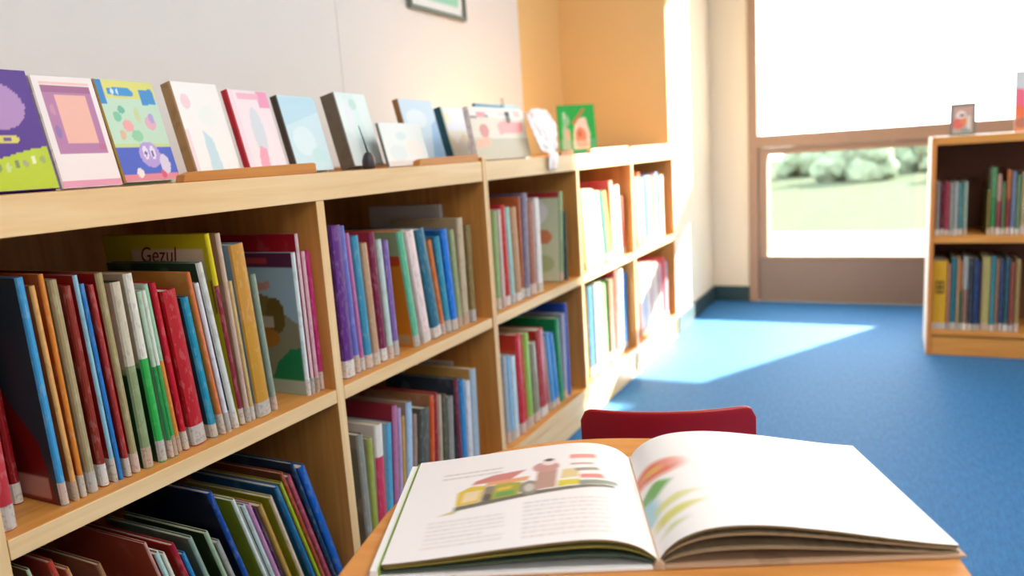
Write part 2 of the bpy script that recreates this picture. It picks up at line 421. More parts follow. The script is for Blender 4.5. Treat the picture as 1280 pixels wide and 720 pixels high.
 ('tall warm grey','#c4bab0','#d4cac0',1.6270,0.0166,0.2613,-0.0175,0.1235,{'lab': 0}),
]),
(('B',2),[
 ('pale grey','#a8b4bc','#a8b4bc',1.7460,0.0185,0.2506,-0.0086,0.0273,{}),
 ('light blue','#88b8d8','#98b8cc',1.7693,0.0184,0.2467,-0.0028,0.0270,{}),
 ('ice blue','#c8dce4','#b8ccd4',1.7905,0.0250,0.2392,-0.0028,0.0250,{}),
 ('scarlet','#c8202c','#c83c24',1.8232,0.0298,0.2946,0.0116,0.0222,{}),
 ('orange edged','#c86838','#b04830',1.8595,0.0127,0.2854,0.0166,0.0235,{}),
 ('lime green','#8cb840','#98b048',1.8772,0.0309,0.2850,0.0089,0.0235,{}),
 ('olive grey','#8c8468','#988c6c',1.9192,0.0376,0.2462,0.0325,0.0232,{}),
 ('thick brick red','#b03030','#b82818',1.9665,0.0465,0.2740,0.0316,0.0234,{}),
 ('pale pink','#c8a098','#b08878',2.0357,0.0088,0.2463,0.0996,0.0272,{}),
 ('sky blue','#58a0d4','#4888b8',2.0488,0.0233,0.2524,0.1045,0.0229,{}),
 ('azure blue','#2880c8','#2874b8',2.0763,0.0267,0.2432,0.1081,0.0223,{}),
 ('large emerald green','#148850','#108444',2.1213,0.0279,0.2774,0.0386,0.0276,{'lab': 0}),
 ('grey lilac','#a0a0b8','#9898a8',2.1527,0.0254,0.2825,-0.0175,0.0254,{}),
 ('tall royal blue','#2850a8','#2048a0',2.1895,0.0228,0.3104,0.0074,0.0279,{'lab': 0}),
]),
(('B',3),[
 ('steel blue','#3878a8','#88a090',2.3932,0.0300,0.3245,-0.0095,0.0244,{}),
 ('dark grey','#607078','#606c70',2.4367,0.0185,0.3230,0.0089,0.0274,{}),
 ('grey','#98a8a4','#88988c',2.4582,0.0274,0.3222,0.0089,0.0259,{}),
 ('pale green','#a8d0a0','#98b89c',2.4954,0.0440,0.3218,0.0163,0.0267,{}),
 ('leaf green','#78b868','#70a860',2.5460,0.0372,0.3102,0.0238,0.0265,{}),
 ('brown and green','#886850','#684838',2.6097,0.0465,0.3148,-0.0112,0.0250,{}),
 ('tall red topped','#8c5848','#d04048',2.6598,0.0402,0.3415,-0.0288,0.0226,{}),
 ('white','#d8e8ec','#c8d8dc',2.7100,0.0413,0.3324,-0.0507,0.0233,{}),
 ('deep blue','#3078b8','#3070a8',2.7767,0.0465,0.3083,-0.0419,0.0272,{}),
]),
(('B',4),[
 ('pale lilac','#d8ccd8','#e0ccc8',3.0070,0.0415,0.3118,0.0318,0.0274,{}),
 ('powder blue','#b8ccdc','#c8ccd4',3.0594,0.0318,0.3051,0.0553,0.0275,{}),
 ('ivory','#e8dcd0','#e0d0c4',3.0966,0.0464,0.3032,0.0574,0.0240,{}),
 ('pinkish white','#e4c8c0','#e0c8c0',3.1770,0.0413,0.2882,0.0802,0.0259,{}),
 ('cream','#ecdcc0','#e4d4bc',3.2315,0.0463,0.2838,0.0898,0.0268,{}),
 ('pale rose','#d8a8a8','#d09898',3.2940,0.0440,0.2683,0.0613,0.0259,{}),
 ('tall coral red','#e05860','#e04858',3.3508,0.0264,0.2880,-0.0176,0.0269,{'lab': 0}),
 ('dusty pink','#c89898','#c89090',3.3878,0.0465,0.2628,0.0021,0.0252,{}),
]),
]

# ================================================================ ROOM
M_white = paint('#ebebea', .8, .2, .05, 220, .015)
M_tan = paint('#ebc98c', .8, .2, .05, 220, .02)
M_cream = paint('#f3e2c6', .8, .2, .05, 220, .015)
M_base = paint('#2b4448', .6)
M_frame = paint('#a9876e', .5)
M_taupe = paint('#8c7869', .55)

structure(box('floor', -.7, 4.2, -2.6, YW, -.06, 0, carpet_mat()))
structure(box('ceiling', -.7, 4.2, -2.6, YW+.15, 2.6, 2.68, paint('#f4f2ee', .9)))
# left wall, with the fine vertical panel joints the photo shows
bm = bmesh.new()
ys = [-2.6, -.62, .60, 1.82, 3.04, 3.49]
for a, b in zip(ys, ys[1:]):
    add_box(bm, -.64, -.54, a+(.0012 if a > -2.6 else 0), b-(.0012 if b < 3.49 else 0), 0, 2.6, 1 if a > 3 else 0)   # the last panel has the same tan as the corner
add_box(bm, -.66, -.545, -2.6, 3.49, 0, 2.6)
structure(from_bm('wall_left', bm, [M_white, M_tan]))
structure(box('wall_return', -.66, -.02, 3.49, 3.53, 0, 2.6, M_tan))
structure(box('wall_alcove', -.14, -.02, 3.53, YW, 0, 2.6, M_cream))
structure(box('wall_back', -.7, 4.2, -2.7, -2.6, 0, 2.6, M_white))
structure(box('wall_right', 4.2, 4.3, -2.7, YW+.15, 0, 2.6, M_white))
WX0, WX1, WH = .187, 2.75, 2.06
bm = bmesh.new()
add_box(bm, -.14, WX0, YW, YW+.15, 0, 2.6)
add_box(bm, WX1, 4.2, YW, YW+.15, 0, 2.6)
add_box(bm, WX0, WX1, YW, YW+.15, WH, 2.6)
structure(from_bm('wall_window', bm, M_cream))
structure(box('baseboard_alcove', -.02, -.008, 3.54, YW, 0, .085, M_base, bevel=.002))
structure(box('baseboard_window', -.008, .186, YW-.012, YW, 0, .085, M_base, bevel=.002))

# window: upper lights over a rail, lower lights over a solid panel
win = structure(empty('window_1', (0, YW, 0)))
def wbox(name, x0, x1, y0, y1, z0, z1, m, bevel=.003):
    return box(name, x0, x1, y0, y1, z0, z1, m, win, bevel)
bm = bmesh.new()
add_box(bm, .187, .237, -.02, .10, 0, WH)                 # left jamb
add_box(bm, WX1-.05, WX1, -.02, .10, 0, WH)
add_box(bm, .237, WX1-.05, -.015, .095, WH-.05, WH)
from_bm('window_frame', bm, M_frame, win, bevel=.003)
wbox('rail', .2385, WX1-.0515, -.03, .09, .866, .934, M_frame)
bm = bmesh.new()
add_box(bm, .2385, .286, -.004, .08, .252, .8645)
add_box(bm, .286, 1.20, -.004, .08, .826, .8645)
add_box(bm, .286, 1.20, -.004, .08, .245, .260)
add_box(bm, 1.20, 1.25, -.004, .08, .245, .8645)
from_bm('lower_sash', bm, paint('#ab8a70', .5), win)
wbox('lower_panel', .2385, WX1-.0515, -.002, .085, 0, .2435, M_taupe)
wbox('side_panel', 1.2515, WX1-.0515, .002, .08, .2455, .8645, M_taupe)
M_gl = glass_mat()
wbox('upper_pane', .239, WX1-.052, .034, .040, .9355, WH-.0515, M_gl, 0)
wbox('lower_pane', .287, 1.199, .034, .040, .2605, .8255, M_gl, 0)
bm = bmesh.new(); add_box(bm, 1.98, 2.03, -.01, .09, .936, WH-.052)
from_bm('mullion', bm, M_frame, win, bevel=.003)

# outside: pavement, lawn, shrubs and an unseen wall added to block sun further right
def ground_mat(c1, c2, s):
    m = bpy.data.materials.new('ground'); nt, N, L, b = nodes_of(m)
    tc = N.new('ShaderNodeTexCoord'); nz = N.new('ShaderNodeTexNoise'); nz.inputs['Scale'].default_value = s; nz.inputs['Detail'].default_value = 6
    mx = N.new('ShaderNodeMix'); mx.data_type = 'RGBA'; mx.inputs[6].default_value = lin(c1)+(1,); mx.inputs[7].default_value = lin(c2)+(1,)
    L.new(tc.outputs['Object'], nz.inputs['Vector']); L.new(nz.outputs['Fac'], mx.inputs[0]); L.new(mx.outputs[2], b.inputs['Base Color'])
    b.inputs['Roughness'].default_value = 1; b.inputs['Specular IOR Level'].default_value = 0; return m
structure(box('pavement', -14, 20, YW+.16, 8.2, -.12, -.05, ground_mat('#8e8c88', '#9c9a94', 6)))
structure(box('lawn', -30, 34, 8.2, 40, -.14, -.06, ground_mat('#4a5040', '#565c4a', 3)))
structure(box('sun_block_wall', 2.33, 7.0, 6.4, 6.55, -.1, 4.6, paint('#e6e2da', .8)))
leafm = ground_mat('#66735e', '#8a967e', 9)
def shrub(x, y, r, h, label):
    bm = bmesh.new(); R = random.Random(int(x*100+y*7))
    for k in range(26):
        a = R.uniform(0, 2*PI); rr = R.uniform(0, r*.8); z = R.uniform(.12, .86)*h; q = R.uniform(.16, .27)*r*1.3
        s = 1-.5*(z/h)
        c = Vector((math.cos(a)*rr*s, math.sin(a)*rr*s, z))
        res = bmesh.ops.create_icosphere(bm, subdivisions=3, radius=q, matrix=Matrix.Translation(c))
        for v in res['verts']:
            v.co += (v.co-c)*R.uniform(-.28, .28); v.co.z = max(v.co.z, 0)
    o = empty('shrub', (x, y, -.06)); from_bm('foliage', bm, leafm, o, smooth=True)
    bm = bmesh.new(); add_tube(bm, [(0, 0, 0), (.02, 0, h*.5)], [.04, .02], 6); from_bm('stem', bm, paint('#6a5440', .9), o)
    tag(o, label, 'shrub', 'shrubs along the far edge of the lawn')
shrub(-2.3, 17.8, 1.0, .84, 'pale green shrub across the lawn, cut by the left edge of the lower window')
shrub(-1.05, 20.7, .95, .92, 'pale green shrub in the back row, seen left of the middle in the lower window')
shrub(.2, 17.8, 1.0, .86, 'large pale green shrub in the front row, right of the middle of the lower window')
shrub(1.45, 20.7, .95, .95, 'pale green shrub in the back row, seen near the right edge of the lower window')
shrub(2.75, 17.8, 1.0, .88, 'pale green shrub in the front row, hidden partly behind the right bookcase')

# ================================================================ LONG LOW BOOKCASES (left)
def bookcase(y0, y1, dividers, label, capfront, joints):
    root = empty('bookcase', (0, y0, 0)); L_ = y1-y0
    tag(root, label, 'bookcase', 'low birch bookcases along the left wall')
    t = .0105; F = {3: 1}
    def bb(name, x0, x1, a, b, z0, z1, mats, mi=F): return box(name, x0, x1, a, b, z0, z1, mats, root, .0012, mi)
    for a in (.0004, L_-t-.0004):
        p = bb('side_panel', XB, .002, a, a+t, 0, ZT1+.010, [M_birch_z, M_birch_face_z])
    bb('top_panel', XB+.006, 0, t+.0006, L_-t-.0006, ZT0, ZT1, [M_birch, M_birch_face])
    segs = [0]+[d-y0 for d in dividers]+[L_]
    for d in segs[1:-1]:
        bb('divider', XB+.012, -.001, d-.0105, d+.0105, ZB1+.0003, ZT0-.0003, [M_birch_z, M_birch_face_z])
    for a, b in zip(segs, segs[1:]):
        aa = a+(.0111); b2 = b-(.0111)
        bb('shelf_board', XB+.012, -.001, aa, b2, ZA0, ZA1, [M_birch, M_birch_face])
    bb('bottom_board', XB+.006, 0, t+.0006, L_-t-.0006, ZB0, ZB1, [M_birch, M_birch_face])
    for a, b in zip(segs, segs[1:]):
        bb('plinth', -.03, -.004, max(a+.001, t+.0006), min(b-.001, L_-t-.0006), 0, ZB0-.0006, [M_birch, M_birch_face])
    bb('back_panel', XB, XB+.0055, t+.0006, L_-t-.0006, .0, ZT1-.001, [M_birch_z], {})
    return root
bc = [bookcase(-.175, 1.665, [.437, 1.049], 'long low birch bookcase nearest the camera, under the display picture books', 1, 1),
      bookcase(1.665, 2.853, [2.290], 'middle low birch bookcase on the left wall, between its two neighbours', 1, 1),
      bookcase(2.853, 3.471, [], 'short farthest birch bookcase beside the tan wall corner', 1, 1)]
# slim wooden stop strips along the front of the top (parts of their bookcases)
for y0, y1, k in ((.766, 1.053, 0), (1.382, 1.648, 0), (2.170, 2.271, 1), (2.431, 2.838, 1), (2.868, 3.455, 2)):
    root = bc[k]; oy = root.location.y
    bm = bmesh.new()
    add_prism(bm, [(y0-oy, ZT1+.0003), (y1-oy, ZT1+.0003), (y1-oy, .917), (y1-oy-.006, .919), (y0-oy+.02, .915), (y0-oy+.004, .911)], -.022, -.004, axis='X')
    from_bm('stop_strip', bm, M_stop, root, bevel=.0012)

# ================================================================ BOOKS ON THE SHELVES
FACES = {
 'greyred': ('#343c46', [('poly', [(0, 0), (.98, 0), (.9, .28), (.62, .5), (.3, .72), (0, .8)], '#7e0b10'), ('poly', [(.3, .1), (.8, .12), (.7, .3), (.4, .5)], '#6a0a0e'),
                        ('rect', .52, .02, .93, .12, '#c98a80'), ('ell', .3, .86, .16, .05, '#56606c')]),
 'halfgreen': ('#c8b092', [('rect', 0, 0, 1, .52, '#123f1c'), ('rect', 0, .52, 1, .54, '#8a9a70'), ('ell', .5, .78, .22, .1, '#b09070')]),
 'yellow': ('#c9b71a', [('rect', .28, .77, .965, .93, '#e3c9a4'), ('ell', .4, .3, .25, .15, '#8a5a20'), ('poly', [(.97, .6), (1, .6), (1, .79), (.98, .76)], '#6a2034')]),
 'orange': ('#d8821c', [('poly', [(0, .0), (.4, 0), (.45, .6), (0, .7)], '#c06a18'), ('rect', .0, .80, 1, 1, '#9aa878'), ('poly', [(.3, .66), (.99, .72), (.99, .8), (.3, .8)], '#c24818'), ('rect', .3, .02, .98, .1, '#b8a070')]),
 'picture': ('#9fb4bc', [('rect', 0, .90, 1, 1, '#5a2440'), ('rect', .35, .93, .7, .96, '#a83838'), ('rect', 0, 0, 1, .10, '#a9b4a0'), ('poly', [(0, .1), (1, .1), (1, .5), (.75, .62), (.4, .64), (.1, .5), (0, .3)], '#8c8468'),
             ('ell', .55, .55, .30, .16, '#7c6430'), ('ell', .36, .62, .12, .1, '#503818'), ('ell', .74, .56, .11, .13, '#6c5420'), ('ell', .62, .40, .14, .07, '#a86c20'), ('rect', .56, .47, .70, .55, '#b8a890'),
             ('poly', [(.62, .1), (1, .1), (1, .34), (.86, .32), (.7, .22)], '#1c7c48'), ('poly', [(.35, .76), (.45, .82), (.6, .79), (.72, .81), (.7, .75), (.5, .72)], '#c08878')]),
 'green': ('#d4dcb8', [('ell', .5, .78, .34, .19, '#eef0ea'), ('poly', [(0, .1), (.2, .55), (.45, .4), (.4, .1)], '#8cc060'), ('poly', [(.45, .1), (.5, .55), (.6, .6), (.66, .1)], '#4ca850'),
           ('ell', .78, .5, .12, .08, '#d88858'), ('rect', 0, .94, 1, 1, '#b83430'), ('ell', .3, .25, .2, .08, '#e8d880'), ('ell', .75, .2, .18, .1, '#b8c890')]),
}
def make_book(root, w, H, d, cs, cc, o, bands=None, cov2=None, small=False):
    """spine faces +X at x=0, thickness 0..w along +Y, height along +Z, boards run to -X"""
    t = .0022 if w > .011 else (.0013 if w > .006 else .0009)
    r = min(w*.35, .004)
    prof = [(-d, 0), (-r*1.6, 0), (-r*.5, r*.35), (0, w*.32), (.0006 if w > .012 else 0, w*.5), (0, w*.68), (-r*.5, w-r*.35), (-r*1.6, w), (-d, w),
            (-d, w-t), (-r-t, w-t), (-t-.0004, w*.5), (-r-t, t), (-d, t)]
    spine_idx = {1, 2, 3, 4, 5, 6}
    spm = printed_cloth(cs, o.get('ink2', mixhex(cs, '#f4ead8' if lum(cs) < .35 else '#4a3428', .55)), 150, .24, .38, (1, 1, .4))
    cvm = printed_cloth(cc, o.get('ink3', mixhex(cc, '#f0e0c8' if lum(cc) < .3 else '#6a4838', .35)), 16, .35, .4)
    mats = [cvm, spm]
    lv = [(0, 1, spm)]
    if o.get('half'):
        lv = [(0, .56, None), (.56, 1, spm)]
        mats += [printed_cloth(o['half'], mixhex(o['half'], '#f0f0e0', .3), 60, .3, .38)]
    if o.get('top'):
        lv = [(0, .74, None), (.74, 1, spm)]
        mats += [printed_cloth(o['top'], mixhex(o['top'], '#806020', .2), 60, .2, .38)]
    bm = bmesh.new()
    for z0, z1, mm in lv:
        side, c1, c2 = add_prism(bm, prof, z0*H+(.0 if z0 == 0 else .00005), z1*H)
        for i, f in enumerate(side):
            if i in spine_idx:
                if o.get('half'): f.material_index = 2 if mm is None else 1
                elif o.get('top'): f.material_index = 1 if mm is None else 2
                else: f.material_index = 1
        for c in (c1, c2): c.material_index = 1 if w < .012 else 0
    from_bm('cover', bm, mats, root)
    if w-2*t > .0008:
        bm = bmesh.new(); add_box(bm, -d+.004, -r-t-.001, t+.0001, w-t-.0001, .003, H-.003)
        from_bm('pages', bm, page_stack(), root)
    if o.get('lab', 1):
        lz0, lz1 = .0015, .0035+min(.030, H*.11)*rnd.uniform(.75, 1.1); e = .0003; q = min(.016, d*.1)
        out = [(-q, -e), (-r*1.6, -e), (-r*.5+e, r*.35-e*.5), (e*1.6, w*.32), (.0006+e*1.6, w*.5), (e*1.6, w*.68), (-r*.5+e, w-r*.35+e*.5), (-r*1.6, w+e), (-q, w+e)]
        bm = bmesh.new()
        a = [bm.verts.new((p[0], p[1], lz0)) for p in out]; b = [bm.verts.new((p[0], p[1], lz1)) for p in out]
        for i in range(len(out)-1): bm.faces.new((a[i], a[i+1], b[i+1], b[i]))
        from_bm('spine_label', bm, rnd.choice(M_label), root)
    if o.get('face'):
        base, shapes = FACES[o['face']]
        fn = ink(shapes, base)
        n = 60
        g = print_grid('cover_picture', fn, lambda u, v: (-d+.001+u*(d-r*1.6-.001), -.00035, .0008+v*(H-.0016)), n, int(n*H/d), root)
        if o['face'] == 'yellow':
            cu = bpy.data.curves.new('t', 'FONT'); cu.body = 'Gezul'; cu.size = .037; cu.extrude = .0002; cu.shear = .25; cu.align_x = 'RIGHT'
            to = bpy.data.objects.new('t', cu); COL.objects.link(to)
            me = bpy.data.meshes.new_from_object(to); bpy.data.objects.remove(to)
            link('cover_title', me, paint('#7c1c1c', .6), root, (-.076, -.0008, H*.858), (PI/2, 0, 0))
def hx(c): return [int(c[i:i+2], 16) for i in (1, 3, 5)]
def mixhex(a, b, f):
    A, B = hx(a), hx(b); return '#%02x%02x%02x' % tuple(int(x*(1-f)+y*f) for x, y in zip(A, B))
def lum(c): return sum(lin(c))/3

BAYN = ['first bay from the left', 'second bay', 'third bay', 'fourth bay', 'farthest bay']
for (row, bay), L_ in SHELF_BOOKS:
    z0 = ZA1 if row == 'A' else ZB1
    rn = 'upper row' if row == 'A' else 'lower row'
    names = [k[0] for k in L_]
    for i, (desc, cs, cc, y, w, H, a, ins, o) in enumerate(L_):
        d = min(.25, max(.17, H*rnd.uniform(.72, .86)))
        if o.get('face') == 'picture': d = .21
        lift = w*math.sin(-a) if a < 0 else 0
        root = empty('book', (-ins, y, z0+lift+.0003), (a, 0, 0))
        make_book(root, w, H, d, cs, cc, o)
        if i == 0: lab = '%s book at the left end of the %s, %s' % (desc, rn, BAYN[bay].replace(' from the left', ''))
        else:
            lab = '%s book right of the %s one, %s, %s' % (desc, names[i-1], rn, BAYN[bay])
            if len(lab.split()) > 16:
                lab = '%s book right of %s one, %s, %s' % (desc, names[i-1], rn, BAYN[bay].replace(' from the left', ''))
            if len(lab.split()) > 16:
                lab = '%s book after %s one, %s %s' % (desc, names[i-1], rn.replace('row', 'shelf'), BAYN[bay].replace(' from the left', ''))
        tag(root, lab, 'book', 'library books in the %s of the %s' % (rn, BAYN[bay]))

# ================================================================ DISPLAY BOOKS ON TOP
def display(y0, y1, H, desc, painter, base, spine, label, xb=-.15, tilt=13, thick=.012, rotz=0, kind='display_book', n=54, zb=ZT1, group='picture books displayed on top of the bookcase', lean=0):
    """cover faces +X, spine towards the viewer's left (-Y)"""
    W = y1-y0
    root = empty(kind, (xb, y0, zb+.0004+thick*math.sin(math.radians(tilt))), (math.radians(lean), math.radians(-tilt), math.radians(rotz)))
    t = .002
    bm = bmesh.new(); r = .002
    prof = [(0, W), (-t, W), (-t, t), (-thick+t, t), (-thick+t, W), (-thick, W), (-thick, r), (-thick+r, 0), (-r, 0), (0, r)]
    side, c1, c2 = add_prism(bm, prof, 0, H)
    for i in (5, 6, 7, 8): side[i].material_index = 1
    from_bm('cover', bm, [printed_cloth(base, mixhex(base, '#806858', .2), 20, .3), printed_cloth(spine, mixhex(spine, '#2a2018', .3), 50, .4)], root)
    bm = bmesh.new(); add_box(bm, -thick+t+.0002, -t-.0002, t+.0004, W-.003, .003, H-.003)
    from_bm('pages', bm, page_stack(axis=0), root)
    print_grid('cover_picture', ink(painter, base), lambda u, v: (.0004, .0015+u*(W-.002), .001+v*(H-.002)), n, int(n*H/W), root)
    tag(root, label, 'book', group)
    return root
D_GRP = 'picture books displayed on top of the bookcase'
display(.530, .676, .172, 'purple', [
    ('ell', .62, .70, .27, .20, '#b08ac0'), ('rect', 0, .0, 0, .0, '#ffffff'),
    ('poly', [(0, 0), (1, 0), (1, .36), (.8, .33), (.55, .27), (.3, .22), (0, .2)], '#b9cf1c'), ('ell', .64, .42, .12, .035, '#d8cf5c'),
    ('ell', .64, .42, .045, .018, '#6a4aa0')] + [('ell', .40+.085*i, .165+.014*i+(.008 if i % 2 else -.006), .024, .036, c) for i, c in enumerate(['#e8e8a8', '#8a9a50', '#c8d890', '#7c8c58', '#a8a878', '#e8efc0', '#a0b060'])],
    '#4b1f8c', '#3a186e', 'purple and lime green picture book at the left end of the bookcase top', thick=.014)
display(.6800, .775, .168, 'white', [
    ('rect', .10, .30, .92, .92, '#b47aa8'), ('rect', .10, .86, .92, .92, '#a0608c'), ('rect', .28, .40, .80, .84, '#eeb8a8'), ('rect', .0, .0, 1, .06, '#e49cb8'), ('rect', .1, .93, .92, .955, '#f0c0b8'),
    ('ell', .18, .5, .05, .06, '#8c70b0'), ('ell', .2, .7, .04, .05, '#c890a8'), ('ell', .85, .36, .06, .03, '#c06a90')],
    '#efe7e6', '#e8dcd8', 'white picture book with a pink framed cover beside the purple one', thick=.010)
display(.7800, .889, .166, 'animals', [
    ('rect', 0, .82, 1, 1, '#dcdc78'), ('rect', 0, .76, .10, 1, '#2c86c8'), ('poly', [(.72, .76), (.98, .78), (.96, .93), (.72, .92)], '#3890d0'), 
    ('poly', [(.16, .86), (.3, .85), (.56, .845), (.62, .87), (.55, .93), (.3, .93), (.16, .92)], '#2f96d8'), ('ell', .24, .89, .035, .025, '#d8ecf0'), ('ell', .33, .89, .02, .025, '#c8e4f0'),
    ('rect', 0, 0, 1, .34, '#4660c8'), ('rect', 0, .34, 1, .37, '#c8d890'), ('rect', 0, 0, 1, .07, '#e08898'),
    ('ell', .20, .64, .07, .05, '#7cc8a8'), ('ell', .34, .55, .09, .06, '#e8a8a8'), ('ell', .30, .71, .06, .04, '#68b8a0'), ('ell', .56, .66, .05, .08, '#c8d8a0'), ('ell', .76, .58, .10, .07, '#e0b0c0'), ('ell', .80, .63, .05, .05, '#b0a0d8'),
    ('ell', .45, .45, .10, .06, '#90d0a8'), ('ell', .2, .46, .05, .05, '#e0b898'), ('ell', .57, .26, .19, .13, '#b49cdc'), ('ell', .50, .28, .05, .07, '#e8e4f4'), ('ell', .63, .28, .05, .07, '#e8e4f4'),
    ('ell', .5, .27, .02, .03, '#5848a8'), ('ell', .62, .27, .02, .03, '#5848a8'), ('ell', .8, .16, .09, .1, '#d8d0e8'), ('ell', .3, .08, .06, .05, '#f0e8e0'), ('ell', .72, .06, .05, .04, '#d85878')],
    '#bfe0c8', '#b08c38', 'turquoise and yellow picture book with cartoon animals on the bookcase top', thick=.022, rotz=4)
display(.920, 1.026, .170, 'pale', [('ell', .2, .8, .1, .08, '#f0d4dc'), ('poly', [(.34, 0), (.62, 0), (.55, .4), (.38, .5)], '#c4e0ea'), ('rect', .0, .0, .08, .5, '#f0dce4'), ('ell', .6, .65, .2, .12, '#eef4f2')],
    '#f4f4f2', '#b08a58', 'white picture book with a tan spine behind the left stop strip', thick=.024, rotz=4)
display(1.042, 1.148, .164, 'pink', [('rect', .72, .8, 1, 1, '#ec9cc0'), ('rect', .2, .9, .75, .97, '#f0b8cc'), ('ell', .5, .5, .16, .3, '#d4dce4'), ('poly', [(.3, 0), (.55, 0), (.56, .3), (.42, .34), (.32, .2)], '#f0a0b8'), ('rect', 0, 0, .12, 1, '#f4dce6')],
    '#f3e6ec', '#c8283c', 'pale pink picture book with a bright red spine', thick=.016, rotz=4)
display(1.166, 1.285, .158, 'blue', [('poly', [(0, 1), (1, 1), (1, .8), (0, .6)], '#b8dff0'), ('ell', .4, .4, .3, .2, '#d8f0f8'), ('ell', .7, .2, .2, .1, '#c0e8ec')],
    '#c9e8f2', '#4a4038', 'sky blue picture book with a dark spine behind the left stop strip', thick=.018, rotz=4)
display(1.345, 1.468, .168, 'palegreen', [('poly', [(.2, 1), (.6, 1), (.8, 0), (.4, 0)], '#d8f0f0'), ('ell', .3, .7, .12, .2, '#e4ecf4'), ('ell', .5, .85, .12, .08, '#bfe4dc')],
    '#e2f3f3', '#6e6250', 'pale aqua picture book leaning with its thick edge darkened for shade', thick=.038, rotz=5)  # shade on the thick edge is put into the spine colour
display(1.405, 1.575, .102, 'small', [('ell', .3, .3, .2, .2, '#e0eef0'), ('rect', .0, .0, 1, .1, '#e4dcd8'), ('ell', .7, .4, .2, .22, '#f4f0ec'), ('ell', .45, .7, .12, .1, '#d8ecec')],
    '#eaf3f2', '#6c7470', 'small low white picture book in front of the light blue one', xb=-.10, thick=.008)
display(1.590, 1.745, .168, 'lightblue', [('ell', .4, .7, .3, .15, '#e2f1fa'), ('poly', [(.6, 0), (1, 0), (1, .7), (.8, .6)], '#9cc8ee'), ('rect', .7, .0, 1, .05, '#d8c8f0')],
    '#cde6f6', '#9a6a3c', 'light blue picture book with a brown spine standing behind the small white one', xb=-.155, thick=.018)
display(1.775, 1.925, .150, 'tan', [('rect', 0, .55, 1, 1, '#dfe4ee'), ('poly', [(0, 0), (1, 0), (1, .4), (.6, .5), (.3, .3), (0, .55)], '#d9c49a'), ('ell', .84, .2, .14, .18, '#8c7048'), ('ell', .15, .8, .1, .1, '#f0e8c0'), ('rect', 0, 0, .07, 1, '#b8b878')],
    '#e0d8c4', '#1f5a70', 'beige and grey picture book with a curved teal spine', thick=.030, rotz=4)
display(1.700, 2.020, .140, 'beige', [
    ('rect', 0, .0, 1, .40, '#b4aa8c'), ('rect', 0, .82, 1, 1, '#e2dcd2'), ('rect', 0, .78, .12, .83, '#806058'), ('rect', .12, .80, .27, .90, '#e87880'), ('rect', .24, .81, .32, .86, '#8c7068'),
    ('ell', .20, .55, .08, .13, '#c86458'), ('rect', .0, .38, .24, .42, '#c8b890'), ('poly', [(.02, .22), (.26, .25), (.28, .42), (.05, .40)], '#e89870'),
    ('poly', [(.46, .48), (.92, .52), (.94, .72), (.50, .72), (.45, .66)], '#f08884'), ('rect', .80, .84, .92, .95, '#d8a090'), ('rect', .5, .85, .66, .9, '#d4c0b4')],
    '#d8ccb4', '#e4d8d4', 'wide beige picture book with red panels standing over the bookcase joint', xb=-.035, thick=.016, tilt=9, n=90)

display(1.985, 2.270, .172, 'teal', [('rect', 0, .93, .62, 1, '#2a86a4'), ('rect', .62, .93, 1, 1, '#8fc8d8')], '#a8d4e0', '#2a86a4',
    'teal topped picture book just showing above the wide beige one', xb=-.155, thick=.012)
display(2.515, 2.655, .176, 'green', [
    ('rect', 0, 0, 1, .30, '#4cb878'), ('poly', [(.05, 0), (.3, 0), (.28, .5), (.10, .6)], '#a8c8a8'), ('ell', .2, .68, .1, .12, '#8cc898'), ('ell', .22, .4, .07, .12, '#d8b8a0'),
    ('poly', [(.36, .1), (.8, .1), (.84, .4), (.74, .74), (.46, .72), (.38, .4)], '#f0dcc8'), ('ell', .58, .36, .15, .18, '#dc8c64'), ('ell', .6, .2, .16, .08, '#eab8a0'),
    ('poly', [(.34, .62), (.44, .60), (.74, .9), (.68, .94)], '#c07c40'), ('ell', .56, .4, .05, .06, '#c8683c'), ('rect', .12, .72, .2, .86, '#b8e0b8')],
    '#10b040', '#0c8c34', 'bright green picture book standing turned towards the room near the tan wall', rotz=-48, tilt=7, thick=.012)

# binder clip over the top edge of the wide beige book
bm = bmesh.new()
add_prism(bm, [(-.012, -.006), (.012, -.006), (.012, 0), (.003, .012), (-.003, .012), (-.012, 0)], -.011, .011, axis='Y')
o = empty('binder_clip', (-.066, 1.915, 1.026), (0, math.radians(-9), 0))
from_bm('clip_body', bm, paint('#5c6468', .3, .6), o, bevel=.001)
bm = bmesh.new(); add_tube(bm, [(.004, -.007, .018), (.006, -.006, .042), (.006, .006, .042), (.004, .007, .018)], .0012, 8)
from_bm('clip_handle', bm, M_metal, o, smooth=True)
bm = bmesh.new(); add_tube(bm, [(.013, -.007, .004), (.015, -.005, -.026), (.015, .005, -.026), (.013, .007, .004)], .0014, 8)
from_bm('clip_handle', bm, paint('#4c5458', .3, .6), o, smooth=True)
tag(o, 'dark grey binder clip on the upper edge of the wide beige picture book', 'clip')

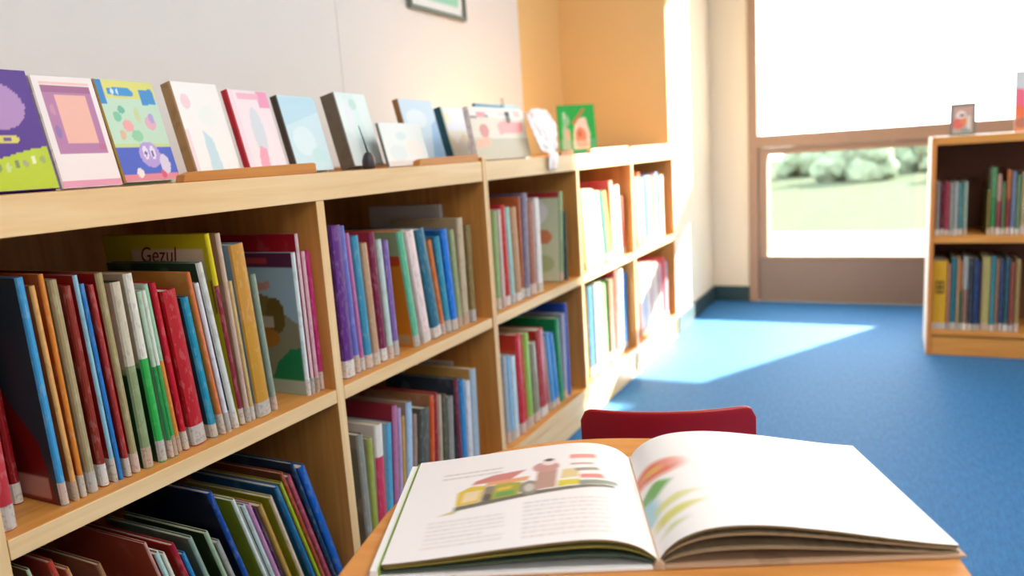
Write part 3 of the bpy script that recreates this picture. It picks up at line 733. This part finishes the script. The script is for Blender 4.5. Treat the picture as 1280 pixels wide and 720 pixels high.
# crumpled paper bag drooping over the front edge of the top
def crumple():
    bm = bmesh.new(); nu, nv = 26, 34; R = random.Random(3)
    from mathutils import noise
    rows_ = []
    prof = [(0.000, .0075, .862), (.13, .0070, .890), (.20, .0065, .9095), (.25, -.003, .9125), (.30, -.012, .915), (.6, -.026, .965), (.85, -.045, 1.015), (1, -.055, 1.046)]
    def P(v):
        for a, b in zip(prof, prof[1:]):
            if v <= b[0]: f = (v-a[0])/(b[0]-a[0]); return a[1]+(b[1]-a[1])*f, a[2]+(b[2]-a[2])*f
        return prof[-1][1:]
    for j in range(nv+1):
        v = j/nv; x, z = P(v); row_ = []
        wd = .04+.03*min(1, v*2)+.075*min(1, max(0, v-.3)*2.2)-.03*max(0, v-.8)*5*.6; cy = 2.075+.05*v
        for i in range(nu+1):
            u = i/nu
            yy = cy+(u-.5)*wd*2*.72
            zz = z-(.018*(abs(u-.5)*2)**3 if v > .85 else 0)
            nz = noise.noise(Vector((u*5, v*6, 1.3)))
            n2 = noise.noise(Vector((u*9, v*11, 4.3)))
            amp = .008 if v > .25 else .003
            row_.append(bm.verts.new((x+max(abs(nz)*amp*1.6+n2*amp*.25, .0) if v > .25 else x+abs(nz)*.004, yy+n2*.002, zz+nz*.004*(v > .3))))
        rows_.append(row_)
    for a, b in zip(rows_, rows_[1:]):
        for i in range(nu): bm.faces.new((a[i], a[i+1], b[i+1], b[i]))
    return bm
o = from_bm('paper_bag', crumple(), [printed_cloth('#f6f4f2', '#eda08c', 16, .55, .5)], smooth=True)
md = o.modifiers.new('s', 'SOLIDIFY'); md.thickness = .0012; md.offset = 1
tag(o, 'crumpled white paper bag with faint red print drooping over the bookcase edge', 'paper bag')

# small dark ornament with a thin stem
o = empty('ornament', (-.052, 1.268, ZT1+.0003), (0, 0, .3))
bm = bmesh.new(); prof = [(0, .012), (.006, .0135), (.016, .0135), (.026, .011), (.033, .006), (.036, .002)]
rings = []
for z, r in prof: rings.append([bm.verts.new((r*math.cos(k*PI/8), r*math.sin(k*PI/8), z)) for k in range(16)])
for a, b in zip(rings, rings[1:]):
    for k in range(16): bm.faces.new((a[k], a[(k+1) % 16], b[(k+1) % 16], b[k]))
bm.faces.new(rings[0][::-1]); bm.faces.new(rings[-1])
body = from_bm('bulb', bm, printed_cloth('#3a3638', '#8c2430', 40, .8), o, smooth=True)
bm = bmesh.new(); add_tube(bm, [(0, 0, .034), (-.003, -.010, .060), (-.006, -.022, .088)], [.0022, .0016, .001], 8)
from_bm('stem', bm, paint('#4a5458', .4), o, smooth=True)
tag(o, 'small dark bulb-shaped ornament with a thin stem before the low white book', 'ornament')

# framed picture high on the left wall
o = empty('picture_frame', (-.539, 2.19, 1.418))
bm = bmesh.new()
for a in ((0, .012, 0, .62), (.358, .37, 0, .62), (.012, .358, 0, .012), (.012, .358, .608, .62)): add_box(bm, 0, .018, a[0], a[1], a[2], a[3])
from_bm('frame', bm, paint('#5c6c60', .4), o, bevel=.001)
print_grid('picture', ink([('rect', .22, .055, .90, .90, '#8fd8bc'), ('ell', .5, .4, .22, .2, '#6cb894')], '#eef0ec'), lambda u, v: (.008, .012+u*.346, .012+v*.596), 30, 50, o)
tag(o, 'framed green picture with a white mat hanging high on the left wall', 'picture')

# ================================================================ RIGHT BOOKCASE
RX0, RX1, RY0, RY1, RZ = 1.045, 2.20, 3.40, 3.72, .875
rb = empty('bookcase', (RX0, RY0, 0)); W_, D_ = RX1-RX0, RY1-RY0
tag(rb, 'low oak-coloured bookcase on the right in front of the window', 'bookcase')
M_lam = paint('#f4efe6', .5)
def rbx(name, *a, m=(M_oak,), mi=None): return box(name, *a, list(m), rb, .0015, mi)
rbx('side_panel', 0, .018, 0, D_, 0, RZ, m=(M_oak_z, M_lam), mi={5: 1})
rbx('side_panel', W_-.018, W_, 0, D_, 0, RZ, m=(M_oak_z, M_lam), mi={3: 1})
rbx('top_panel', .0184, W_-.0184, .0, D_-.001, RZ-.032, RZ, m=(M_oak, M_lam), mi={1: 1})
rbx('divider', .56, .578, .004, D_-.008, .1012, RZ-.0325, m=(M_oak_z,))
rbx('shelf_board', .0184, .5596, .002, D_-.008, .458, .486)
rbx('shelf_board', .5784, W_-.0184, .002, D_-.008, .458, .486)
rbx('bottom_board', .0184, W_-.0184, 0, D_-.008, .083, .101)
rbx('plinth', .0184, W_-.0184, .006, .024, 0, .076)
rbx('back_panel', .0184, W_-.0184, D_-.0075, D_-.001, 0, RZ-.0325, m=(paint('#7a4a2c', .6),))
def rbooks(L_, z0, rn):
    names = [k[0] for k in L_]
    for i, (desc, cs, cc, x, w, zt, o) in enumerate(L_):
        root = empty('book', (x, RY0+.022+rnd.uniform(0, .006), z0+.0003), (0, 0, -PI/2))
        make_book(root, w, zt-z0, .2, cs, cc, o)
        if o.get('emblem'):
            bm = bmesh.new()
            for a in ((.010, .014, .150, .200), (.036, .040, .150, .200), (.014, .036, .150, .156), (.014, .036, .172, .178), (.014, .036, .194, .200), (.022, .028, .156, .194)):
                add_box(bm, .0004, .0012, a[0], a[1], a[2], a[3])
            from_bm('spine_emblem', bm, paint('#3a3018', .6), root)
        nm = '%s book at the left end of the %s, right bookcase' % (desc, rn) if i == 0 else '%s book right of the %s one, %s, right bookcase' % (desc, names[i-1], rn)
        tag(root, nm, 'book', 'library books on the %s of the right bookcase' % rn)
rbooks([('grey beige', '#8c8078', '#6c6058', 1.0650, .0165, .700, {}), ('slim maroon', '#6c1c30', '#6c1c30', 1.0830, .0130, .690, {}), ('raspberry red', '#a02840', '#802030', 1.0975, .0150, .698, {}),
        ('grey', '#8c8c84', '#70706c', 1.1140, .0150, .695, {}), ('pale grey-blue', '#a8b0ac', '#8c9890', 1.1305, .0130, .697, {}), ('muted teal', '#3c7c7c', '#3c6c6c', 1.1450, .0150, .692, {}), ('grey-green', '#8ca090', '#708478', 1.1615, .0135, .697, {}),
        ('thin olive gold', '#80702c', '#70602c', 1.2420, .0085, .664, {}), ('tall green', '#4c8c58', '#a8b8a0', 1.2520, .0170, .746, {'half': '#2c7c44'}), ('pink and tan', '#b08878', '#6c2430', 1.2710, .0150, .720, {'half': '#8c3440'}),
        ('moss green', '#5c7c50', '#4c6c44', 1.2880, .0120, .690, {}), ('rust orange', '#b0602c', '#a05024', 1.3020, .0140, .736, {'half': '#7c2424'}), ('slate blue', '#70809c', '#60708c', 1.3180, .0150, .728, {}),
        ('dull green', '#5c8058', '#4c7050', 1.3350, .0130, .715, {}), ('sandy', '#b8a078', '#a89068', 1.3500, .0150, .725, {})], .486, 'middle shelf')
rbooks([('thick yellow', '#d8a41c', '#c8941c', 1.0650, .0500, .384, {'emblem': 1, 'ink2': '#c08414'}), ('thin rose', '#b88078', '#a07068', 1.1170, .0090, .372, {}), ('teal', '#2c6c74', '#2c5c64', 1.1280, .0200, .396, {'ink2': '#3c9c98'}), ('thin peach', '#d8a478', '#c89468', 1.1500, .0070, .400, {}),
        ('orange and green', '#c87838', '#388858', 1.1590, .0080, .385, {'half': '#2c7858'}), ('grey print', '#9ca4a0', '#706860', 1.1690, .0180, .402, {'half': '#8c6858'}), ('black', '#2c3440', '#24303c', 1.1890, .0170, .395, {}), ('navy', '#1c3c6c', '#1c3464', 1.2080, .0150, .390, {}),
        ('thin dark plum', '#402c48', '#402c48', 1.2250, .0070, .380, {}), ('broad olive patterned', '#a8a060', '#a09858', 1.2340, .0290, .400, {'ink2': '#c87c58'}), ('aqua', '#2c8494', '#287484', 1.2650, .0130, .402, {}), ('tan edged', '#a8785c', '#98684c', 1.2800, .0110, .392, {}),
        ('ink blue', '#283c64', '#28385c', 1.2930, .0160, .388, {}), ('dark teal', '#245460', '#245460', 1.3110, .0150, .396, {}), ('brick', '#8c4030', '#7c3828', 1.3280, .0150, .380, {}), ('dull gold', '#988048', '#887040', 1.3450, .0160, .390, {})], .101, 'bottom shelf')
G2 = 'picture books displayed on the right bookcase'
display(0, .086, .122, 'card', [('rect', .10, .06, .9, .9, '#c8a090'), ('ell', .42, .62, .2, .15, '#f0dcd4'), ('ell', .32, .36, .24, .17, '#e06c60'), ('ell', .56, .44, .18, .1, '#e88850'), ('rect', .66, .1, .80, .6, '#d8d4c8'), ('ell', .46, .62, .1, .04, '#584850'), ('rect', .1, .06, .9, .16, '#b0a898'), ('ell', .6, .14, .2, .06, '#8c9c90')],
    '#7c7468', '#6c6460', 'small dark-edged picture card with a red figure on the right bookcase', xb=0, rotz=-90, tilt=4, thick=.012, zb=RZ, group=G2)
bpy.data.objects[[o.name for o in COL.objects if o.get('label', '').startswith('small dark-edged')][0]].location = (1.105, 3.425, RZ+.0014)
display(0, .150, .225, 'bright', [('rect', 0, .0, 1, .34, '#e08850'), ('poly', [(0, .25), (.6, .22), (.5, .42), (0, .5)], '#f06c3c'), ('ell', .2, .58, .32, .17, '#ee6480'), ('ell', .45, .46, .2, .16, '#c8b82c'), ('poly', [(0, .72), (.3, .68), (1, .8), (1, 1), (0, 1)], '#c8ccd0'), ('ell', .4, .75, .2, .06, '#d8d870'), ('ell', .14, .14, .15, .09, '#b86c50')],
    '#e8a088', '#c89080', 'taller colourful picture book cut by the right picture edge', xb=0, rotz=-84, tilt=5, thick=.010, zb=RZ, group=G2)
bpy.data.objects[[o.name for o in COL.objects if o.get('label', '').startswith('taller colourful')][0]].location = (1.318, 3.43, RZ+.0014)

# ================================================================ TABLE
TA = math.radians(15); TCX = .847
def tw(tx, ty): return (tx*math.cos(TA)-ty*math.sin(TA), tx*math.sin(TA)+ty*math.cos(TA))
tb = empty('table', (*tw(TCX, .17), 0), (0, 0, TA))
tag(tb, 'low wooden table with rounded end carrying the open picture book', 'table')
a_, b_, half = .302, .28, .34
outl = []
for k in range(49):
    th = PI*k/48; c, s = math.cos(th), math.sin(th); e = 2/2.35
    outl.append((a_*abs(c)**e*(1 if c >= 0 else -1), half+b_*abs(s)**e))
for k in range(49):
    th = PI+PI*k/48; c, s = math.cos(th), math.sin(th); e = 2/2.35
    outl.append((a_*abs(c)**e*(1 if c >= 0 else -1), -half-b_*abs(s)**e))
clean = []
for p in outl:
    if not clean or (Vector(p)-Vector(clean[-1])).length > 1e-4: clean.append(p)
if (Vector(clean[0])-Vector(clean[-1])).length < 1e-4: clean.pop()
bm = bmesh.new(); side, c1, c2 = add_prism(bm, clean, .476, .4995)
for f in side: f.material_index = 1
from_bm('tabletop', bm, [M_table, M_tableedge], tb, bevel=.003)
bm = bmesh.new()
for s in (-1, 1): add_box(bm, s*.20-.009, s*.20+.009, -.40, .40, .430, .4755)
for s in (-1, 1): add_box(bm, -.19, .19, s*.40-.009, s*.40+.009, .430, .4755)
from_bm('apron', bm, M_stop, tb, bevel=.002)
for sx in (-1, 1):
    for sy in (-1, 1):
        bm = bmesh.new(); add_tube(bm, [(sx*.215, sy*.43, 0), (sx*.205, sy*.42, .4755)], [.014, .019], 16)
        from_bm('leg', bm, M_metal, tb, smooth=False)

# ================================================================ CHAIR
ch = empty('chair', (*tw(.870, 1.055), 0), (0, 0, TA))
tag(ch, 'small red plastic chair with its backrest just above the far table edge', 'chair')
M_red = paint('#a8141c', .32, .5, vary=.01)
# backrest stands toward the table (local -Y), seat behind it
def shell(fn, nu, nv, th):
    bm = bmesh.new(); R_ = [[bm.verts.new(fn(i/nu, j/nv)) for i in range(nu+1)] for j in range(nv+1)]
    for a, b in zip(R_, R_[1:]):
        for i in range(nu): bm.faces.new((a[i], a[i+1], b[i+1], b[i]))
    return bm
def back_fn(u, v):
    k = (u-.5)*2; hw = .136
    r = .020; z = .335+v*.167
    edge = max(0, (abs(k)*hw-(hw-r))/r)
    drop = r*(1-math.sqrt(max(0, 1-edge**2)))
    z = .335+(z-.335)*(.167-drop)/.167
    return (k*hw, -.165+.028*(1-k*k)*-1+.028+.012*(1-v), z+.004*k)
for nm, fn, nu, nv in (('backrest', back_fn, 36, 16),):
    o = from_bm(nm, shell(fn, nu, nv, 0), M_red, ch, smooth=True)
    md = o.modifiers.new('s', 'SOLIDIFY'); md.thickness = .008; md.offset = 0
    md = o.modifiers.new('b', 'BEVEL'); md.width = .002; md.segments = 2; md.limit_method = 'ANGLE'; md.angle_limit = 1
def seat_fn(u, v):
    k = (u-.5)*2; m = (v-.5)*2; e = (abs(k)**6+abs(m)**6)**(1/6) or 1
    sx = k*.145; sy = m*.14
    f = 1-.10*(abs(k)*abs(m))**3
    return (sx*f, sy*f, .292-.010*(1-k*k)*(1-m*m)-.012*max(0, m)**4)
o = from_bm('seat', shell(seat_fn, 24, 24, 0), M_red, ch, smooth=True)
md = o.modifiers.new('s', 'SOLIDIFY'); md.thickness = .008; md.offset = 0
for sx in (-1, 1):
    bm = bmesh.new(); add_tube(bm, [(sx*.105, -.115, .284), (sx*.105, -.148, .300), (sx*.105, -.166, .36), (sx*.105, -.172, .43)], .008, 10)
    from_bm('back_support', bm, M_metal, ch, smooth=True)
    for sy in (-1, 1):
        bm = bmesh.new(); add_tube(bm, [(sx*.10, sy*.10, .284), (sx*.135, sy*.14, 0)], .009, 10)
        from_bm('leg', bm, M_metal, ch, smooth=True)

# ================================================================ OPEN PICTURE BOOK
BA = math.radians(24.5)
ob = empty('open_book', (.715, .668, .4998), (0, 0, BA))
tag(ob, 'large open picture book with a truck illustration lying on the low table', 'book')
PH0, PH1 = -.013, .237
def cr(pts, x):
    for i in range(len(pts)-1):
        a, b = pts[i], pts[i+1]
        if x <= b[0] or i == len(pts)-2:
            p0 = pts[max(i-1, 0)]; p3 = pts[min(i+2, len(pts)-1)]
            h = b[0]-a[0]; t = min(max((x-a[0])/h, 0), 1)
            m0 = (b[1]-p0[1])/max(b[0]-p0[0], 1e-6)*h; m1 = (p3[1]-a[1])/max(p3[0]-a[0], 1e-6)*h
            return (2*t**3-3*t*t+1)*a[1]+(t**3-2*t*t+t)*m0+(-2*t**3+3*t*t)*b[1]+(t**3-t*t)*m1
PR = [(0, .008), (.008, .019), (.022, .030), (.045, .0385), (.075, .0415), (.11, .040), (.16, .033), (.21, .024), (.255, .016), (.288, .0115)]
PL = [(0, .008), (.008, .016), (.020, .024), (.040, .0305), (.065, .033), (.10, .0315), (.15, .027), (.20, .0215), (.245, .017), (.280, .0145)]
def sheet(name, side, prof, width, k, z_off, th, m, parent, ink_fn=None, nx=40, dy=0):
    """a bundle of leaves following the page curve, k scales the arch"""
    def top(x): return z_off+(cr(prof, x)-prof[0][1])*k+prof[0][1]*k - z_off*0
    if ink_fn:
        return print_grid(name, ink_fn, lambda u, v: ((u if side > 0 else u-1)*width, PH0+v*(PH1-PH0), top((u if side > 0 else 1-u)*width)+.0003), 200, 150, parent, .45)
    bm = bmesh.new(); up = []; dn = []
    for i in range(nx+1):
        x = width*i/nx; z = top(x); up.append((side*x, z)); dn.append((side*x, max(z-th*min(1, .25+x/.02), .0042)))
    add_prism(bm, up+dn[::-1], PH0+dy, PH1-dy, axis='Y')
    return from_bm(name, bm, m, parent)
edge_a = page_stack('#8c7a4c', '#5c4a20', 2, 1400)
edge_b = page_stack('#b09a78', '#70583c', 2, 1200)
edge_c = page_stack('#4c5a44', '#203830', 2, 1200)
edge_w = page_stack('#f2ece0', '#d6c8ac', 2, 1200)
# right leaves
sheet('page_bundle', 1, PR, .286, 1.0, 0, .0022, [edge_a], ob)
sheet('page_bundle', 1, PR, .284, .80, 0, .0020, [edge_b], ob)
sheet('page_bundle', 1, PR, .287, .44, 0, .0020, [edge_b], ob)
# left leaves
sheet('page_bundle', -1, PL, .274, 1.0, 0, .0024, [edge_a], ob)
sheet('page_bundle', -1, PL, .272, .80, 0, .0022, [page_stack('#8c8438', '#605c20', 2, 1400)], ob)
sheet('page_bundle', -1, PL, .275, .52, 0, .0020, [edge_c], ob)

def uL(x): return (x+.274)/.274
def vv(y): return (y-PH0)/(PH1-PH0)
LEFT = [
 ('text', uL(-.236), uL(-.160), vv(.168), vv(.190), 2, '#cfc6c0'),
 ('poly', [(uL(-.232), vv(.076)), (uL(-.212), vv(.086)), (uL(-.20), vv(.092)), (uL(-.212), vv(.078))], '#c8bc88'),
 ('poly', [(uL(-.213), vv(.084)), (uL(-.120), vv(.098)), (uL(-.03), vv(.108)), (uL(-.03), vv(.114)), (uL(-.12), vv(.108)), (uL(-.213), vv(.094))], '#6c6454'),
 ('poly', [(uL(-.212), vv(.095)), (uL(-.185), vv(.099)), (uL(-.180), vv(.140)), (uL(-.198), vv(.143)), (uL(-.213), vv(.130))], '#d9b83c'),
 ('poly', [(uL(-.206), vv(.102)), (uL(-.188), vv(.105)), (uL(-.185), vv(.130)), (uL(-.204), vv(.128))], '#e8d0a8'),
 ('poly', [(uL(-.184), vv(.098)), (uL(-.172), vv(.100)), (uL(-.168), vv(.136)), (uL(-.180), vv(.138))], '#8c7c6c'),
 ('ell', uL(-.176), vv(.108), .020, .035, '#5c5048'),
 ('poly', [(uL(-.172), vv(.100)), (uL(-.140), vv(.104)), (uL(-.136), vv(.136)), (uL(-.168), vv(.142))], '#a8a43c'),
 ('poly', [(uL(-.168), vv(.104)), (uL(-.146), vv(.106)), (uL(-.144), vv(.118)), (uL(-.166), vv(.116))], '#6c9c50'),
 ('poly', [(uL(-.166), vv(.120)), (uL(-.150), vv(.122)), (uL(-.148), vv(.130)), (uL(-.165), vv(.128))], '#e0b850'),
 ('poly', [(uL(-.198), vv(.146)), (uL(-.150), vv(.148)), (uL(-.132), vv(.170)), (uL(-.172), vv(.166)), (uL(-.194), vv(.156))], '#d08078'),
 ('poly', [(uL(-.180), vv(.138)), (uL(-.130), vv(.138)), (uL(-.128), vv(.150)), (uL(-.18), vv(.148))], '#e0a070'),
 ('ell', uL(-.128), vv(.118), .042, .075, '#8c8478'), ('ell', uL(-.128), vv(.118), .022, .042, '#c8c0b4'),
 ('poly', [(uL(-.122), vv(.110)), (uL(-.098), vv(.112)), (uL(-.094), vv(.160)), (uL(-.118), vv(.162))], '#b89080'),
 ('ell', uL(-.108), vv(.170), .060, .060, '#c8948c'), ('ell', uL(-.104), vv(.184), .034, .040, '#ecd8d4'), ('ell', uL(-.104), vv(.190), .022, .018, '#5c4c50'),
 ('poly', [(uL(-.096), vv(.112)), (uL(-.070), vv(.114)), (uL(-.068), vv(.128)), (uL(-.094), vv(.128))], '#d8c83c'),
 ('poly', [(uL(-.092), vv(.132)), (uL(-.070), vv(.134)), (uL(-.068), vv(.158)), (uL(-.088), vv(.158))], '#e0c890'),
 ('poly', [(uL(-.070), vv(.112)), (uL(-.026), vv(.116)), (uL(-.026), vv(.126)), (uL(-.070), vv(.124))], '#8c9484'),
 ('poly', [(uL(-.068), vv(.130)), (uL(-.040), vv(.130)), (uL(-.042), vv(.142)), (uL(-.068), vv(.140))], '#e08880'),
 ('poly', [(uL(-.072), vv(.150)), (uL(-.044), vv(.152)), (uL(-.046), vv(.160)), (uL(-.074), vv(.158))], '#a09484'),
 ('rect', uL(-.078), vv(.168), uL(-.050), vv(.174), '#c8a8a0'), ('rect', uL(-.078), vv(.188), uL(-.046), vv(.200), '#ea9890'),
 ('text', uL(-.238), uL(-.152), vv(.004), vv(.066), 7, '#dcd5d1'),
 ('text', uL(-.134), uL(-.036), vv(.000), vv(.084), 9, '#dcd5d1'),
]
RIGHT = [
 ('ell', .08, vv(.150), .13, .09, '#ecbcae'), ('ell', .08, vv(.150), .10, .065, '#e07c64'), ('ell', .13, vv(.156), .05, .04, '#e8907c'), ('ell', .06, vv(.150), .04, .03, '#e8b060'),
 ('poly', [(0, vv(.075)), (.05, vv(.090)), (.12, vv(.112)), (.06, vv(.124)), (0, vv(.110))], '#78b060'), ('ell', .01, vv(.070), .035, .10, '#a8d4e0'),
 ('poly', [(.03, vv(.052)), (.12, vv(.062)), (.22, vv(.074)), (.12, vv(.078)), (.03, vv(.066))], '#dcdc98'),
 ('poly', [(.02, vv(.024)), (.10, vv(.034)), (.20, vv(.046)), (.22, vv(.052)), (.10, vv(.050)), (.02, vv(.042))], '#d8d478'),
 ('poly', [(.02, vv(.006)), (.10, vv(.016)), (.14, vv(.022)), (.06, vv(.022))], '#d0d8a0'),
]
def soft(fn, w, base, start, end):
    B = lin(base)
    def g(u, v):
        acc = [0, 0, 0]; k = 0
        for du in (-2, -1, 0, 1, 2):
            for dv in (-1, 0, 1):
                c = fn(min(1, max(0, u+du*w)), min(1, max(0, v+dv*w))); k += 1
                for i in range(3): acc[i] += c[i]
        f = min(1, max(0, (u-start)/(end-start))) if end else 0
        return tuple(a/k*(1-f)+b*f for a, b in zip(acc, B))
    return g
sheet('left_page', -1, PL, .274, 1.0, 0, 0, None, ob, soft(ink(LEFT, '#f1ebe8'), .004, '#f1ebe8', 0, 0))
sheet('right_page', 1, PR, .286, 1.0, 0, 0, None, ob, soft(ink(RIGHT, '#f4f1ee'), .008, '#f4f1ee', .12, .30))
# hard cover: two boards and a spine strip, with white and green endpaper border on the left
bm = bmesh.new()
add_box(bm, .006, .2915, PH0-.004, PH1+.004, .0003, .0038)
from_bm('cover_board', bm, [printed_cloth('#b89474', '#8c6c50', 20, .4)], ob, bevel=.0008)
bm = bmesh.new()
add_box(bm, -.2885, -.006, PH0-.004, PH1+.004, .0003, .0038)
from_bm('cover_board', bm, [printed_cloth('#f0ece6', '#d8ccc0', 20, .3)], ob, bevel=.0008)
bm = bmesh.new()
add_prism(bm, [(-.0058, .0003), (.0058, .0003), (.0058, .005), (.002, .0095), (-.002, .0095), (-.0058, .005)], PH0-.004, PH1+.004, axis='Y')
from_bm('book_spine', bm, [printed_cloth('#c8ac90', '#8c6c50', 20, .3)], ob)
bm = bmesh.new(); add_box(bm, -.2776, -.2762, PH0-.002, PH1+.002, .0040, .0125)
from_bm('endpaper', bm, [paint('#8fb43c', .6)], ob)
bm = bmesh.new(); add_box(bm, -.2860, -.2780, PH0-.002, PH1+.002, .0040, .0100)
from_bm('endpaper', bm, [paint('#f2f0ea', .6)], ob)

# ================================================================ LIGHT
def added_ceiling_light(x, y, label, power):  # panels out of view, added to lift the room's ambient light
    o = empty('added_ceiling_light', (x, y, 2.6))
    bm = bmesh.new()
    for a in ((-.62, .62, -.32, -.30), (-.62, .62, .30, .32), (-.62, -.60, -.30, .30), (.60, .62, -.30, .30)): add_box(bm, a[0], a[1], a[2], a[3], -.05, -.0005)
    from_bm('housing', bm, paint('#e8e8e6', .4), o)
    box('diffuser', -.5995, .5995, -.2995, .2995, -.04, -.035, emit('#fff6ea', 3.0), o)
    l = bpy.data.lights.new('lamp', 'AREA'); l.shape = 'RECTANGLE'; l.size = 1.15; l.size_y = .55; l.energy = power; l.color = (1, .97, .94)
    lo = bpy.data.objects.new('lamp', l); COL.objects.link(lo); lo.parent = o; lo.location = (0, 0, -.052)
    tag(o, label, 'ceiling light', 'unseen ceiling light panels added for ambient light')
added_ceiling_light(1.9, .5, 'unseen ceiling light panel added above the low table', LAMP)
added_ceiling_light(1.9, 2.5, 'unseen ceiling light panel added above the carpet near the window', LAMP*.6)
added_ceiling_light(3.1, -1.2, 'unseen ceiling light panel added at the back of the room', LAMP)

sun = bpy.data.lights.new('sun', 'SUN'); sun.energy = SUN; sun.angle = math.radians(.7); sun.color = (1, .95, .86)
so = bpy.data.objects.new('sun', sun); COL.objects.link(so)
so.rotation_euler = Vector((-.549, -1, -.49)).to_track_quat('-Z', 'Y').to_euler()
w = bpy.data.worlds.new('world'); sc.world = w; w.use_nodes = True
N = w.node_tree.nodes; Lk = w.node_tree.links; bg = N['Background']
tc = N.new('ShaderNodeTexCoord'); sx = N.new('ShaderNodeSeparateXYZ'); rp = N.new('ShaderNodeValToRGB')
rp.color_ramp.elements[0].position = 0; rp.color_ramp.elements[1].position = .6
rp.color_ramp.elements[0].color = (1, .985, .96, 1); rp.color_ramp.elements[1].color = (.80, .90, 1, 1)
Lk.new(tc.outputs['Generated'], sx.inputs[0]); Lk.new(sx.outputs[2], rp.inputs[0]); Lk.new(rp.outputs[0], bg.inputs[0])
bg.inputs[1].default_value = SKY

# ================================================================ CAMERA
cam = bpy.data.cameras.new('camera'); co = bpy.data.objects.new('camera', cam); COL.objects.link(co); sc.camera = co
yaw, pitch, roll, f = .4779, .1725, -.0659, 935.1
fwd = Vector((-math.sin(yaw)*math.cos(pitch), math.cos(yaw)*math.cos(pitch), -math.sin(pitch)))
right = Vector((math.cos(yaw), math.sin(yaw), 0)); up = right.cross(fwd)
r2 = right*math.cos(roll)+up*math.sin(roll); u2 = -right*math.sin(roll)+up*math.cos(roll)
M = Matrix((r2, u2, -fwd)).transposed().to_4x4(); M.translation = Vector((.9186, 0, .9051)); co.matrix_world = M
cam.sensor_width = 36; cam.lens = f/1280*36; cam.clip_start = .02
cam.dof.use_dof = True; cam.dof.focus_distance = 1.05; cam.dof.aperture_fstop = FSTOP
sc.view_settings.view_transform = 'Standard'; sc.view_settings.look = 'None'; sc.view_settings.gamma = 1
sc.view_settings.use_curve_mapping = False; sc.view_settings.exposure = EXPO
